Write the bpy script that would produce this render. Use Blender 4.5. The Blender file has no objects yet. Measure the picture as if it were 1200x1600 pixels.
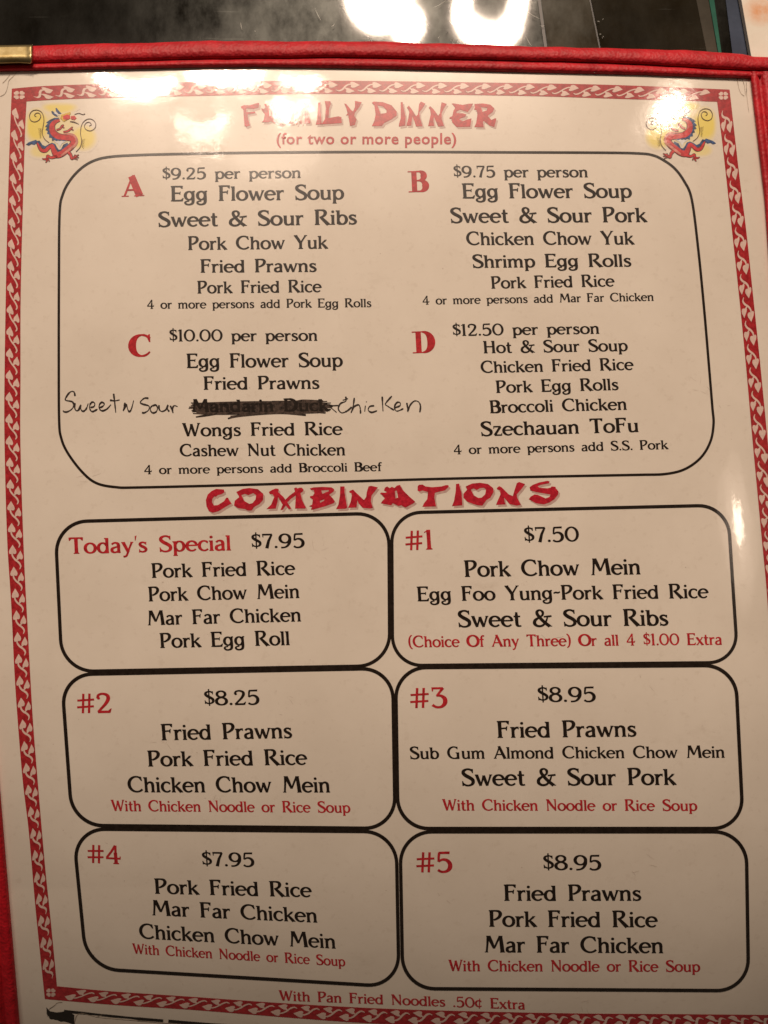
import bpy, math, random
import numpy as np
from mathutils import Vector, Matrix
from mathutils.geometry import delaunay_2d_cdt, tessellate_polygon

sc = bpy.context.scene
R = math.radians
# ------------------------------------------------------------------ camera
CAM = np.array([0.0, -0.035, 0.235]); TILT = R(6); F = 1250.0
cd = bpy.data.cameras.new('camera'); cam = bpy.data.objects.new('camera', cd)
sc.collection.objects.link(cam); sc.camera = cam
cam.location = CAM; cam.rotation_euler = (TILT, 0, 0)
cd.sensor_fit = 'VERTICAL'; cd.sensor_height = 36; cd.sensor_width = 27; cd.lens = 36*F/1600
cd.clip_start = .005; cd.clip_end = 50
cd.dof.use_dof = True; cd.dof.focus_distance = 0.232; cd.dof.aperture_fstop = 12
# ------------------------------------------------------------------ world, exposure
w = bpy.data.worlds.new('World'); sc.world = w; w.use_nodes = True
w.node_tree.nodes['Background'].inputs[0].default_value = (1, .80, .60, 1)
w.node_tree.nodes['Background'].inputs[1].default_value = .035
sc.view_settings.view_transform = 'Standard'; sc.view_settings.look = 'None'
sc.view_settings.exposure = 0.0; sc.view_settings.gamma = 1
sc.cycles.max_bounces = 6; sc.cycles.sample_clamp_indirect = 4

# ------------------------------------------------------------------ surfaces measured in the photograph
FW = np.array([0, math.sin(TILT), -math.cos(TILT)]); UP = np.array([0, math.cos(TILT), math.sin(TILT)])
def ray(px, py):
    px = np.asarray(px, float); py = np.asarray(py, float)
    d = F*FW[None, :] + (px-600)[:, None]*np.array([[1., 0, 0]]) + (800-py)[:, None]*UP[None, :]
    return d/np.linalg.norm(d, axis=1)[:, None]
WAVES = [(-.072, .118, .020, .012, .00012), (-.035, .100, .016, .010, -.00010), (.078, .105, .02, .02, .00008),
         (-.02, .125, .03, .008, .00006), (.03, .0, .05, .04, .0002), (-.06, -.06, .04, .05, -.0002)]
def H(x, y):
    z = .0062 - 2.45*np.minimum(0, y+.052)**2 - .22*np.minimum(0, x+.3*y)**2*np.clip((-y)/.12, 0, 1)
    z = z - 4.0*np.maximum(0, x-.088)**2 * np.clip((.11-y)/.06, 0, 1)
    for cx, cy, sx, sy, a in WAVES:
        z = z + a*np.exp(-((x-cx)/sx)**2-((y-cy)/sy)**2)
    return z
def N(x, y, e=2e-4):
    n = np.stack([-(H(x+e, y)-H(x-e, y))/(2*e), -(H(x, y+e)-H(x, y-e))/(2*e), np.ones_like(x)], 1)
    return n/np.linalg.norm(n, axis=1)[:, None]
def P(px, py, dz=0.0, flat=None):
    """point of the page (or of the plane z=flat) seen at a spot of the photograph"""
    d = ray(px, py); z = np.full(len(d), .006 if flat is None else flat)
    for _ in range(7):
        t = (z+dz-CAM[2])/d[:, 2]; p = CAM[None, :]+d*t[:, None]
        if flat is None: z = H(p[:, 0], p[:, 1])
    t = (z+dz-CAM[2])/d[:, 2]
    return CAM[None, :]+d*t[:, None]

# ------------------------------------------------------------------ lamps (warm bulbs over the table, and added lights shaping the page glare)
LAMPCOL = (1, .775, .60)
def lamp(px, py, zl, rad, L, page=True, sq=1.0):
    a = np.array([px], float); b = np.array([py], float); rad = rad*RS
    p = P(a, b) if page else P(a, b, flat=0.0)
    n = N(p[:, 0], p[:, 1])[0] if page else np.array([0, 0, 1.])
    d = ray(a, b)[0]; r = d-2*np.dot(d, n)*n; q = p[0]+r*((zl-p[0][2])/r[2])
    l = bpy.data.lights.new('bulb_or_glare_light', 'AREA'); l.shape = 'ELLIPSE'; l.size = 2*rad; l.size_y = 2*rad*sq
    l.energy = L*math.pi*math.pi*rad*rad*sq; l.color = LAMPCOL
    o = bpy.data.objects.new('bulb_or_glare_light', l); o.location = q; sc.collection.objects.link(o)
    o.rotation_euler = (Vector(q)-Vector((0, 0, 0))).to_track_quat('Z', 'Y').to_euler()
    return o
LB = 212; ZL = .90; RS = 1.33
# seen in the black tabletop
lamp(592, -10, ZL, .038, LB, False); lamp(637, 39, ZL, .018, LB, False)
lamp(722, 14, ZL, .0090, LB, False, 2.2); lamp(766, 58, ZL, .025, LB, False, .50); lamp(808, 14, ZL, .0090, LB, False, 2.2)
lamp(735, 44, ZL, .0120, LB, False); lamp(797, 44, ZL, .0120, LB, False)
# lights added along arcs to shape the crescents and patches of page glare
for x, y, r in ((160, 121, .006), (176, 131, .009), (198, 139, .0115), (222, 142, .012), (246, 138, .011), (264, 128, .007)): lamp(x, y, ZL, r, LB)
for x, y, r in ((306, 109, .007), (328, 113, .010), (352, 117, .012), (378, 120, .011), (399, 117, .008)): lamp(x, y, ZL, r, LB)
for x, y, r in ((448, 125, .005), (466, 130, .006), (484, 130, .006), (497, 126, .005)): lamp(x, y, ZL, r, LB*.6)
for x, y, r in ((280, 195, .009), (305, 212, .011), (332, 210, .011), (350, 188, .009)): lamp(x, y, ZL, r, LB*.10)
for x, y, r in ((440, 168, .009), (462, 180, .010), (484, 172, .008), (446, 188, .008)): lamp(x, y, ZL, r, LB*.16)
lamp(420, 168, ZL, .055, LB*.012); lamp(200, 170, ZL, .05, LB*.006)  # dim wide lights added for the haze around the glare
lamp(1043, 176, ZL, .0125, LB*.8); lamp(1043, 176, ZL, .030, LB*.03)  # small light for the round glare, dim wide one added for its halo
for x, y, r in ((1149, 795, .010), (1156, 800, .012), (1151, 818, .013), (1159, 822, .012), (1155, 840, .010)): lamp(x, y, ZL, r, LB*.10)  # lights added to make the streak on the right margin
for x, y in ((1150, 770), (1158, 810), (1148, 850), (1160, 890), (1138, 800), (1168, 850)): lamp(x, y, ZL, .05, LB*.0045)  # dim wide lights added for the haze around that streak

# ------------------------------------------------------------------ materials
def nodes(name):
    m = bpy.data.materials.new(name); m.use_nodes = True
    nt = m.node_tree; return m, nt, nt.nodes['Principled BSDF']
def noise(nt, scale, detail=4, rough=.6, vec=None, stretch=None):
    n = nt.nodes.new('ShaderNodeTexNoise'); n.inputs['Scale'].default_value = scale
    n.inputs['Detail'].default_value = detail; n.inputs['Roughness'].default_value = rough
    tc = nt.nodes.new('ShaderNodeTexCoord')
    if stretch:
        mp = nt.nodes.new('ShaderNodeMapping'); mp.inputs['Scale'].default_value = stretch
        if len(stretch) > 3: pass
        nt.links.new(tc.outputs['Object'], mp.inputs[0]); nt.links.new(mp.outputs[0], n.inputs['Vector'])
    else: nt.links.new(tc.outputs['Object'], n.inputs['Vector'])
    return n
def ramp(nt, fac, stops):
    r = nt.nodes.new('ShaderNodeValToRGB'); e = r.color_ramp.elements
    while len(e) < len(stops): e.new(.5)
    for i, (p, c) in enumerate(stops): e[i].position = p; e[i].color = c if len(c) == 4 else (*c, 1)
    nt.links.new(fac, r.inputs[0]); return r
def mixc(nt, fac, a, b, mode='MIX'):
    m = nt.nodes.new('ShaderNodeMix'); m.data_type = 'RGBA'; m.blend_type = mode
    for sock, v in ((m.inputs['Factor'], fac), (m.inputs['A'], a), (m.inputs['B'], b)):
        if hasattr(v, 'links'): nt.links.new(v, sock)
        elif isinstance(v, (int, float)): sock.default_value = v
        else: sock.default_value = (*v, 1) if len(v) == 3 else v
    return m.outputs['Result']
def sleeve_gloss(nt, b):
    """clear plastic over the print: shared by paper and inks so that highlights run across them"""
    b.inputs['Roughness'].default_value = .27; b.inputs['Specular IOR Level'].default_value = .32
    b.inputs['Coat Weight'].default_value = 1; b.inputs['Coat IOR'].default_value = 1.5
    n1 = noise(nt, 22, 2, .4); n2 = noise(nt, 160, 3, .6)
    ad = nt.nodes.new('ShaderNodeMath'); ad.operation = 'MULTIPLY_ADD'; ad.inputs[1].default_value = .10
    nt.links.new(n2.outputs[0], ad.inputs[0]); nt.links.new(n1.outputs[0], ad.inputs[2])
    bp = nt.nodes.new('ShaderNodeBump'); bp.inputs['Strength'].default_value = 1; bp.inputs['Distance'].default_value = .00022
    nt.links.new(ad.outputs[0], bp.inputs['Height']); nt.links.new(bp.outputs[0], b.inputs['Coat Normal'])
    rr = ramp(nt, noise(nt, 45, 5, .7).outputs[0], [(.35, (.035,)*3), (.75, (.10,)*3)])
    nt.links.new(rr.outputs[0], b.inputs['Coat Roughness'])
PAPER = (.76, .705, .635)
def paper_colour(nt):
    a = ramp(nt, noise(nt, 30, 6, .65).outputs[0], [(.3, (.93, .91, .88)), (.7, (1.03, 1.02, 1.0))])
    c = mixc(nt, 1.0, PAPER, a.outputs[0], 'MULTIPLY')
    s = ramp(nt, noise(nt, 420, 3, .7).outputs[0], [(.30, (.94, .93, .92)), (.42, (1, 1, 1))])
    c = mixc(nt, 1.0, c, s.outputs[0], 'MULTIPLY')
    sp = ramp(nt, noise(nt, 75, 2, .5).outputs[0], [(.17, (.75, .70, .64)), (.215, (1, 1, 1))])
    c = mixc(nt, 1.0, c, sp.outputs[0], 'MULTIPLY')
    # faint grey handling marks
    mk = ramp(nt, noise(nt, 38, 7, .75, stretch=(1, 2.2, 1)).outputs[0], [(.60, (1, 1, 1)), (.80, (.90, .885, .87))])
    return mixc(nt, 1.0, c, mk.outputs[0], 'MULTIPLY')
def paper_mat():
    m, nt, b = nodes('laminated_paper'); nt.links.new(paper_colour(nt), b.inputs['Base Color'])
    sleeve_gloss(nt, b); return m
def ink(name, col, var=.25):
    m, nt, b = nodes(name)
    lo = tuple(c*(1-var) for c in col); hi = tuple(min(1, c*(1+var)+.004) for c in col)
    r = ramp(nt, noise(nt, 900, 3, .7).outputs[0], [(.35, lo), (.65, hi)])
    nt.links.new(r.outputs[0], b.inputs['Base Color']); sleeve_gloss(nt, b); return m
def glow_mat():
    m, nt, b = nodes('yellow_wash')
    at = nt.nodes.new('ShaderNodeAttribute'); at.attribute_name = 'wash'
    c = mixc(nt, at.outputs['Fac'], paper_colour(nt), (.80, .66, .16)); nt.links.new(c, b.inputs['Base Color'])
    sleeve_gloss(nt, b); return m
def leather():
    m, nt, b = nodes('red_leather')
    n = noise(nt, 260, 5, .6)
    r = ramp(nt, n.outputs[0], [(.3, (.42, .004, .012)), (.7, (.62, .012, .024))])
    wv = ramp(nt, noise(nt, 60, 6, .7).outputs[0], [(.30, (.72, .72, .72)), (.6, (1, 1, 1))])
    nt.links.new(mixc(nt, 1.0, r.outputs[0], wv.outputs[0], 'MULTIPLY'), b.inputs['Base Color'])
    b.inputs['Roughness'].default_value = .55; b.inputs['Specular IOR Level'].default_value = .4
    v = nt.nodes.new('ShaderNodeTexVoronoi'); v.inputs['Scale'].default_value = 1100; v.feature = 'F1'
    tc = nt.nodes.new('ShaderNodeTexCoord'); nt.links.new(tc.outputs['Object'], v.inputs['Vector'])
    n2 = noise(nt, 380, 4, .6, stretch=(1, .5, 1))
    ad = nt.nodes.new('ShaderNodeMath'); ad.operation = 'MULTIPLY_ADD'; ad.inputs[1].default_value = .35
    nt.links.new(v.outputs['Distance'], ad.inputs[0]); nt.links.new(n2.outputs[0], ad.inputs[2])
    bp = nt.nodes.new('ShaderNodeBump'); bp.inputs['Distance'].default_value = .0005; bp.inputs['Strength'].default_value = .7
    nt.links.new(ad.outputs[0], bp.inputs['Height']); nt.links.new(bp.outputs[0], b.inputs['Normal'])
    return m
def simple(name, col, rough=.5, metal=0, spec=.5):
    m, nt, b = nodes(name); b.inputs['Roughness'].default_value = rough
    b.inputs['Metallic'].default_value = metal; b.inputs['Specular IOR Level'].default_value = spec
    n = noise(nt, 120, 5, .65)
    r = ramp(nt, n.outputs[0], [(.3, tuple(c*.7 for c in col)), (.7, tuple(min(1, c*1.25) for c in col))])
    nt.links.new(r.outputs[0], b.inputs['Base Color']); return m
def lacquer(name, col, haze=.3, wiped=False):
    m, nt, b = nodes(name)
    r = ramp(nt, noise(nt, 40, 6, .7).outputs[0], [(.3, tuple(c*.7 for c in col)), (.75, tuple(c*1.5 for c in col))])
    nt.links.new(r.outputs[0], b.inputs['Base Color'])
    b.inputs['Roughness'].default_value = .5; b.inputs['Specular IOR Level'].default_value = 0
    b.inputs['Coat Weight'].default_value = 1; b.inputs['Coat Roughness'].default_value = .045
    # smears and fine scratches scatter a little light
    sm = ramp(nt, noise(nt, 34, 8, .72, stretch=(1, .55, 1)).outputs[0], [(.38, (.0,)*3), (.62, (haze,)*3)])
    tc = nt.nodes.new('ShaderNodeTexCoord')
    tot = sm.outputs[0]
    if wiped:
        mp = nt.nodes.new('ShaderNodeMapping'); mp.inputs['Location'].default_value = (-.10, -.9, 0); mp.inputs['Scale'].default_value = (7, 6, 0)
        mp.inputs['Location'].default_value = (-.022*7, -.165*6, 0)
        gr = nt.nodes.new('ShaderNodeTexGradient'); gr.gradient_type = 'SPHERICAL'
        nt.links.new(tc.outputs['Object'], mp.inputs[0]); nt.links.new(mp.outputs[0], gr.inputs[0])
        tot = mixc(nt, 1.0, tot, ramp(nt, gr.outputs['Fac'], [(.25, (.10,)*3), (.75, (1,)*3)]).outputs[0], 'MULTIPLY')
    for k, (rz, sx) in enumerate(((.5, 14), (-.9, 18), (1.5, 12))):
        mp = nt.nodes.new('ShaderNodeMapping'); mp.inputs['Rotation'].default_value = (0, 0, rz)
        mp.inputs['Scale'].default_value = (60, 60*sx*2, 1); nt.links.new(tc.outputs['Object'], mp.inputs[0])
        n = nt.nodes.new('ShaderNodeTexNoise'); n.inputs['Scale'].default_value = .6; n.inputs['Detail'].default_value = 2
        nt.links.new(mp.outputs[0], n.inputs['Vector'])
        s = ramp(nt, n.outputs[0], [(.72, (0, 0, 0)), (.80, (.025,)*3)])
        tot = mixc(nt, 1.0, tot, s.outputs[0], 'ADD')
    g = nt.nodes.new('ShaderNodeBsdfGlossy'); g.inputs['Roughness'].default_value = .42; g.inputs['Color'].default_value = (.55, .58, .55, 1)
    mx = nt.nodes.new('ShaderNodeMixShader'); nt.links.new(tot, mx.inputs[0])
    nt.links.new(b.outputs[0], mx.inputs[1]); nt.links.new(g.outputs[0], mx.inputs[2])
    nt.links.new(mx.outputs[0], nt.nodes['Material Output'].inputs[0])
    return m
M = dict(paper=paper_mat(), black=ink('black_ink', (.014, .008, .005)), red=ink('red_ink', (.44, .018, .026)),
         band=ink('border_red_ink', (.37, .020, .026)), crimson=ink('crimson_ink', (.45, .013, .030)),
         shadow=ink('drop_shadow_ink', (.52, .36, .32), .1), pen=ink('pen_ink', (.035, .025, .022)),
         marker=ink('marker_ink', (.050, .034, .027), .8), vine=ink('vine_print', (.70, .52, .46), .08),
         blue=ink('blue_ink', (.035, .075, .19), .6), body=ink('dragon_red', (.55, .035, .04)), pink=ink('dragon_pink', (.58, .22, .18)),
         gold=ink('dragon_gold', (.62, .40, .06)), outline=ink('outline_ink', (.10, .05, .04)), wash=glow_mat(),
         white=ink('dragon_white', (.70, .70, .70), .1), leather=leather(), crease=ink('crease', (.32, .25, .19), .5))

# ------------------------------------------------------------------ object helpers
def link(name, me, parent=None, mats=None, **kw):
    o = bpy.data.objects.new(name, me); sc.collection.objects.link(o)
    if parent: o.parent = parent
    for k, v in kw.items(): o[k] = v
    for m in (mats or []): me.materials.append(m)
    return o
def mesh(name, V, faces, normals=None, smooth=True, mi=None):
    me = bpy.data.meshes.new(name); me.from_pydata([tuple(v) for v in V], [], faces); me.update()
    if smooth: me.polygons.foreach_set('use_smooth', [True]*len(me.polygons))
    if mi is not None: me.polygons.foreach_set('material_index', mi)
    if normals is not None: me.normals_split_custom_set_from_vertices([tuple(n) for n in normals])
    return me
def print_mesh(name, pts, tris, mats, parent, dz=6e-5, mi=None, **kw):
    """ink lying on the page: pts are spots of the photograph"""
    pts = np.asarray(pts, float); p = P(pts[:, 0], pts[:, 1], dz)
    tris = [tuple(t) for t in tris]
    out = []; om = []
    for k, t in enumerate(tris):
        a, b, c = p[t[0]], p[t[1]], p[t[2]]
        ar = (b[0]-a[0])*(c[1]-a[1])-(b[1]-a[1])*(c[0]-a[0])
        if abs(ar) < 1e-14: continue
        out.append(t if ar > 0 else t[::-1]); om.append(mi[k] if mi is not None else 0)
    me = mesh(name, p, out, N(p[:, 0], p[:, 1]), mi=om if mi is not None else None)
    return link(name, me, parent, mats, **kw)
def catmull(pts, n=8, closed=False):
    pts = np.asarray(pts, float); L = len(pts)
    if L < 3: return pts
    out = []
    rng = range(L if closed else L-1)
    for i in rng:
        g = lambda k: pts[k % L] if closed else pts[min(max(k, 0), L-1)]
        p0, p1, p2, p3 = g(i-1), g(i), g(i+1), g(i+2)
        for s in range(n):
            t = s/n
            out.append(.5*((2*p1)+(-p0+p2)*t+(2*p0-5*p1+4*p2-p3)*t*t+(-p0+3*p1-3*p2+p3)*t**3))
    if not closed: out.append(pts[-1])
    return np.array(out)
def ribbon(pts, closed=False):
    """pts rows (x, y, width) -> list of quads"""
    pts = np.asarray(pts, float); xy = pts[:, :2]; wd = pts[:, 2]/2
    if closed: t = np.roll(xy, -1, 0)-np.roll(xy, 1, 0)
    else: t = np.gradient(xy, axis=0)
    t /= np.maximum(np.linalg.norm(t, axis=1), 1e-9)[:, None]
    n = np.stack([-t[:, 1], t[:, 0]], 1); a = xy+n*wd[:, None]; b = xy-n*wd[:, None]
    m = len(pts); q = []
    for i in range(m if closed else m-1):
        j = (i+1) % m; q.append([a[i], a[j], b[j], b[i]])
    return q
def union(polys):
    """one flat outline out of overlapping pieces"""
    T = []
    for p in polys:
        p = [(float(x), float(y)) for x, y in p]
        if len(p) == 4: idx = [(0, 1, 2), (0, 2, 3)]
        else: idx = [tuple(t) for t in tessellate_polygon([[Vector((x, y, 0)) for x, y in p]])]
        for t in idx:
            q = [p[i] for i in t]
            ar = (q[1][0]-q[0][0])*(q[2][1]-q[0][1])-(q[1][1]-q[0][1])*(q[2][0]-q[0][0])
            if abs(ar) < 1e-5: continue
            T.append(q if ar > 0 else q[::-1])
    V = [Vector(v) for q in T for v in q]
    v, e, f, *_ = delaunay_2d_cdt(V, [], [[3*i, 3*i+1, 3*i+2] for i in range(len(T))], 0, 1e-5, False)
    v = np.array([tuple(x) for x in v]); f = np.array([tuple(x) for x in f])
    c = v[f].mean(1); T = np.array(T); inside = np.zeros(len(c), bool)
    for q in T:
        s_ = np.ones(len(c), bool)
        for i in range(3):
            a, b = q[i], q[(i+1) % 3]; s_ &= ((b[0]-a[0])*(c[:, 1]-a[1])-(b[1]-a[1])*(c[:, 0]-a[0])) >= -1e-7
        inside |= s_
    return v, [tuple(int(i) for i in x) for x in f[inside]]
def tess(loops, sub=False):
    L = [[Vector((float(x), float(y), 0)) for x, y in l] for l in loops]
    v = np.array([(q.x, q.y) for l in L for q in l]); return v, [tuple(t) for t in tessellate_polygon(L)]
def merge(parts):
    V = []; T = []; MI = []; o = 0
    for v, t, mi in parts:
        V.append(np.asarray(v)[:, :2]); T += [tuple(i+o for i in x) for x in t]; MI += [mi]*len(t); o += len(v)
    return np.concatenate(V), T, MI

# ------------------------------------------------------------------ letterforms (cap height 100, drawn stroke by stroke)
TK, TN = 19.5, 10
def arc(cx, cy, rx, ry, a0, a1, tk=TK, tn=TN, e0=None, e1=None, n=22):
    a = np.radians(np.linspace(a0, a1, n)); wd = tn+(tk-tn)*np.abs(np.cos(a))**1.5
    if e0 is not None: wd[:3] = np.linspace(e0, wd[3], 3)
    if e1 is not None: wd[-3:] = np.linspace(wd[-4], e1, 3)
    return ribbon(np.stack([cx+rx*np.cos(a), cy+ry*np.sin(a), wd*BOLD], 1), False)
BOLD = 1.26
def sp(*pts, n=8): return ribbon(catmull([(a, b, c*BOLD) for a, b, c in pts], n))
def ln(*pts): return ribbon([(a, b, c*BOLD) for a, b, c in pts])
def stem(x, y0, y1, w=TK, fb=4, ft=4):
    """upright with short flared feet"""
    h = w/2*(BOLD if w < 18 else 1); q = []
    q.append([(x-h, y0), (x+h, y0), (x+h-.8, (y0+y1)/2), (x+h, y1), (x-h, y1), (x-h+.8, (y0+y1)/2)])
    if fb: q.append([(x-h-fb, y0), (x+h+fb, y0), (x+h+fb, y0+4), (x+h, y0+8), (x-h, y0+8), (x-h-fb, y0+4)])
    if ft: q.append([(x-h-ft, y1), (x+h*.8, y1), (x+h*.8, y1-9), (x-h, y1-9), (x-h-ft, y1-4.5)])
    return q
def dot(cx, cy, r):
    return [[(cx+r*math.cos(a*math.pi/5), cy+r*math.sin(a*math.pi/5)) for a in range(10)]]
def hook(x, y, s=1, d=-1, h=20):   # wedge terminal of E, F, C, T
    return [[(x, y), (x+s*7, y+3*-d*0), (x+s*5, y+d*h), (x+s*1, y+d*h), (x-s*12, y+d*6)]]
G = {}
G['A'] = (88, sp((8, 2, 9), (26, 48, 8), (44, 100, 9)) + ln((40, 100, 15), (58, 52, 16), (78, 0, 17)) + ln((22, 34, 7.5), (66, 34, 7.5)) + [[(0, 0), (20, 0), (20, 5), (0, 5)], [(66, 0), (88, 0), (88, 5), (66, 5)], [(30, 100), (47, 100), (47, 93), (34, 94)]])
G['B'] = (76, stem(16, 0, 100) + ln((14, 96, 8), (40, 96, 8)) + arc(38, 75, 22, 21, 90, -90) + ln((20, 53, 7.5), (42, 53, 7.5)) + arc(40, 28.5, 26, 24.5, 90, -90) + ln((14, 4, 8), (42, 4, 8)))
G['C'] = (88, arc(50, 50, 41, 46, 52, 318, 15, 8.5, 9, 10) + [[(68, 97), (78, 96), (82, 70), (76, 70), (62, 90)]])
G['D'] = (90, stem(16, 0, 100) + ln((14, 96, 8), (40, 96, 8)) + arc(38, 50, 39, 46, 90, -90) + ln((14, 4, 8), (40, 4, 8)))
G['E'] = (72, stem(16, 0, 100) + ln((14, 96, 8), (62, 96, 8)) + hook(62, 100, 1, -1, 20) + ln((20, 53, 7.5), (48, 53, 7.5)) + [[(47, 53), (53, 64), (56, 62), (54, 42), (50, 42)]] + ln((14, 4, 8), (64, 5, 9)) + [[(58, 0), (67, 0), (72, 21), (67, 21), (54, 8)]])
G['F'] = (68, stem(16, 0, 100) + ln((14, 96, 8), (58, 96, 8)) + hook(58, 100, 1, -1, 21) + ln((20, 55, 7.5), (44, 57, 7.5)) + [[(42, 57), (52, 70), (55, 68), (52, 42), (47, 44)]])
G['G'] = (96, arc(48, 50, 39, 46, 55, 300, 15, 8.5, 9, 9) + stem(74, 0, 52, TK, 0, 6) + [[(60, 98), (74, 97), (74, 78), (68, 78), (58, 90)]] + ln((48, 4, 8), (80, 4, 8)))
G['H'] = (88, stem(16, 0, 100) + stem(70, 0, 100) + ln((18, 53, 8), (70, 53, 8)))
G['M'] = (112, [[(5, 0), (24, 0), (22, 5), (5, 5)], [(14, 100), (34, 100), (30, 90), (16, 94)]] + ln((15, 0, 8.5), (20, 50, 9), (24, 98, 12)) + ln((27, 98, 16), (40, 64, 15), (54, 24, 10)) + ln((54, 24, 8), (70, 62, 8.5), (86, 98, 10)) + ln((89, 98, 14), (93, 50, 16), (97, 0, 17)) + [[(84, 0), (110, 0), (110, 5), (84, 5)], [(78, 100), (100, 100), (98, 93), (80, 94)]])
G['N'] = (92, stem(18, 0, 94, 9, 4, 4) + ln((20, 92, 16), (46, 50, 15), (74, 10, 12)) + stem(76, 0, 100, 9.5, 0, 5) + [[(5, 100), (28, 100), (24, 86), (10, 94)]])
G['O'] = (98, arc(49, 50, 41, 46, 0, 360))
G['P'] = (70, stem(16, 0, 100) + ln((14, 96, 8), (40, 96, 8)) + sp((38, 96, 8), (54, 92, 12), (61, 78, 15), (55, 60, 13), (40, 47, 10), (26, 41, 8)))
G['R'] = (86, stem(16, 0, 100) + ln((14, 96, 8), (40, 96, 8)) + sp((38, 96, 8), (54, 92, 12), (60, 78, 15), (54, 62, 12), (40, 52, 9), (28, 49, 7)) + ln((34, 52, 12), (54, 28, 15), (76, 1, 17)) + [[(68, 0), (90, 0), (90, 5), (70, 6)]])
G['S'] = (70, sp((58, 86, 8), (46, 95, 9), (30, 96, 9), (15, 87, 13), (13, 73, 15), (26, 59, 16), (46, 46, 16), (59, 33, 15), (58, 15, 13), (44, 4, 9), (26, 3, 8.5), (10, 12, 9)) + [[(54, 98), (62, 98), (62, 74), (57, 74), (50, 92)], [(5, 0), (12, 0), (15, 12), (9, 28), (4, 28)]])
G['T'] = (78, stem(40, 0, 98, TK, 5, 0) + ln((8, 96, 8), (72, 96, 8)) + hook(70, 100, 1, -1, 20) + [[(2, 100), (14, 100), (20, 94), (8, 80), (4, 80)]])
G['W'] = (112, ln((12, 98, 15), (24, 50, 15), (36, 2, 12)) + ln((36, 2, 8), (48, 48, 8), (58, 92, 10)) + ln((56, 92, 14), (66, 48, 14), (77, 2, 12)) + ln((77, 2, 8), (90, 50, 8), (102, 97, 9)) + [[(0, 100), (24, 100), (24, 95), (0, 95)], [(92, 100), (112, 100), (112, 95), (92, 95)]])
G['Y'] = (82, stem(42, 0, 48, TK, 5, 0) + ln((10, 98, 15), (26, 72, 15), (42, 42, 15)) + ln((74, 98, 9), (60, 74, 8), (44, 46, 9)) + [[(0, 100), (24, 100), (22, 95), (0, 95)], [(64, 100), (84, 100), (84, 95), (66, 95)]])
X = 66
G['a'] = (58, sp((10, 52, 9), (18, 60, 8.5), (30, 62, 9), (41, 55, 13), (43, 40, 14)) + stem(43.5, 0, 48, 14, 0, 0) + ln((43, 4, 8), (53, 4, 7)) + sp((40, 38, 7), (25, 34, 8.5), (11, 26, 12), (10, 12, 13), (20, 4, 9), (32, 6, 8), (42, 14, 7)))
G['b'] = (66, stem(14, 4, 93, 13.5, 0, 5) + arc(36, 33, 22, 29.5, 150, -150, 14, 8) + ln((14, 3.5, 7), (38, 3.5, 7)))
G['c'] = (56, arc(33, 33, 25, 29.5, 48, 318, 14, 8, 10, 8) + dot(49, 53, 5))
G['d'] = (68, stem(53, 0, 93, 13.5, 0, 5) + arc(31, 33, 22.5, 29.5, 30, 330, 14, 8) + ln((30, 3.5, 7), (62, 3.5, 7)))
G['e'] = (62, arc(32, 33, 25, 29.5, 2, 320, 14, 8, 11, 8) + ln((9, 36, 7), (57, 37, 7)))
G['f'] = (40, stem(18, 0, 80, 13, 4, 0) + sp((18, 76, 13), (22, 88, 11), (31, 93, 9), (41, 89, 9)) + ln((4, 62, 7.5), (36, 62, 7.5)))
G['g'] = (66, arc(30, 36, 21, 26.5, 25, 335, 14, 8) + sp((50, 63, 13), (51, 30, 13.5), (51, 2, 13.5), (47, -14, 12), (32, -22, 8.5), (16, -20, 9), (8, -10, 10), (14, -2, 7), (30, 1, 6)) + ln((48, 62, 7), (62, 64, 6)))
G['h'] = (66, stem(14, 0, 93, 13.5, 3, 5) + sp((18, 46, 7), (26, 58, 8), (38, 62, 10), (49, 54, 13), (51, 38, 13.5)) + stem(51, 0, 42, 13.5, 3, 0))
G['i'] = (29, stem(14, 0, 64, 13.5, 3, 4) + dot(14, 85, 8.5))
G['k'] = (64, stem(14, 0, 93, 13.5, 3, 5) + ln((20, 32, 7), (34, 46, 8), (49, 60, 10)) + ln((26, 40, 10), (42, 20, 14), (56, 2, 15)) + [[(48, 0), (66, 0), (66, 5), (50, 6)], [(42, 65), (58, 65), (56, 60), (42, 60)]])
G['l'] = (29, stem(14, 0, 93, 13.5, 3, 5))
G['m'] = (100, stem(14, 0, 64, 13.5, 3, 5) + sp((18, 46, 7), (26, 58, 8), (36, 62, 10), (46, 54, 13), (48, 38, 13.5)) + stem(48, 0, 42, 13.5, 3, 0) + sp((52, 46, 7), (60, 58, 8), (70, 62, 10), (81, 54, 13), (83, 38, 13.5)) + stem(83, 0, 42, 13.5, 3, 0))
G['n'] = (66, stem(14, 0, 64, 13.5, 3, 5) + sp((18, 46, 7), (26, 58, 8), (38, 62, 10), (49, 54, 13), (51, 38, 13.5)) + stem(51, 0, 42, 13.5, 3, 0))
G['o'] = (66, arc(33, 33, 25.5, 29.5, 0, 360, 14, 8))
G['p'] = (67, stem(14, -26, 64, 13.5, 3, 5) + arc(36, 33, 22.5, 29.5, 150, -150, 14, 8))
G['r'] = (46, stem(14, 0, 64, 13.5, 3, 5) + sp((18, 44, 7), (26, 56, 9), (36, 61, 9.5)) + [[(30, 65), (44, 66), (44, 48), (39, 52), (32, 57)]])
G['s'] = (50, sp((40, 54, 8), (30, 61, 8), (18, 60, 9), (11, 51, 12), (17, 40, 13), (32, 31, 13), (41, 20, 12), (36, 8, 10), (22, 3.5, 8), (9, 8, 8)) + [[(38, 64), (44, 64), (43, 46), (39, 46)], [(4, 0), (10, 0), (11, 20), (6, 20)]])
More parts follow.
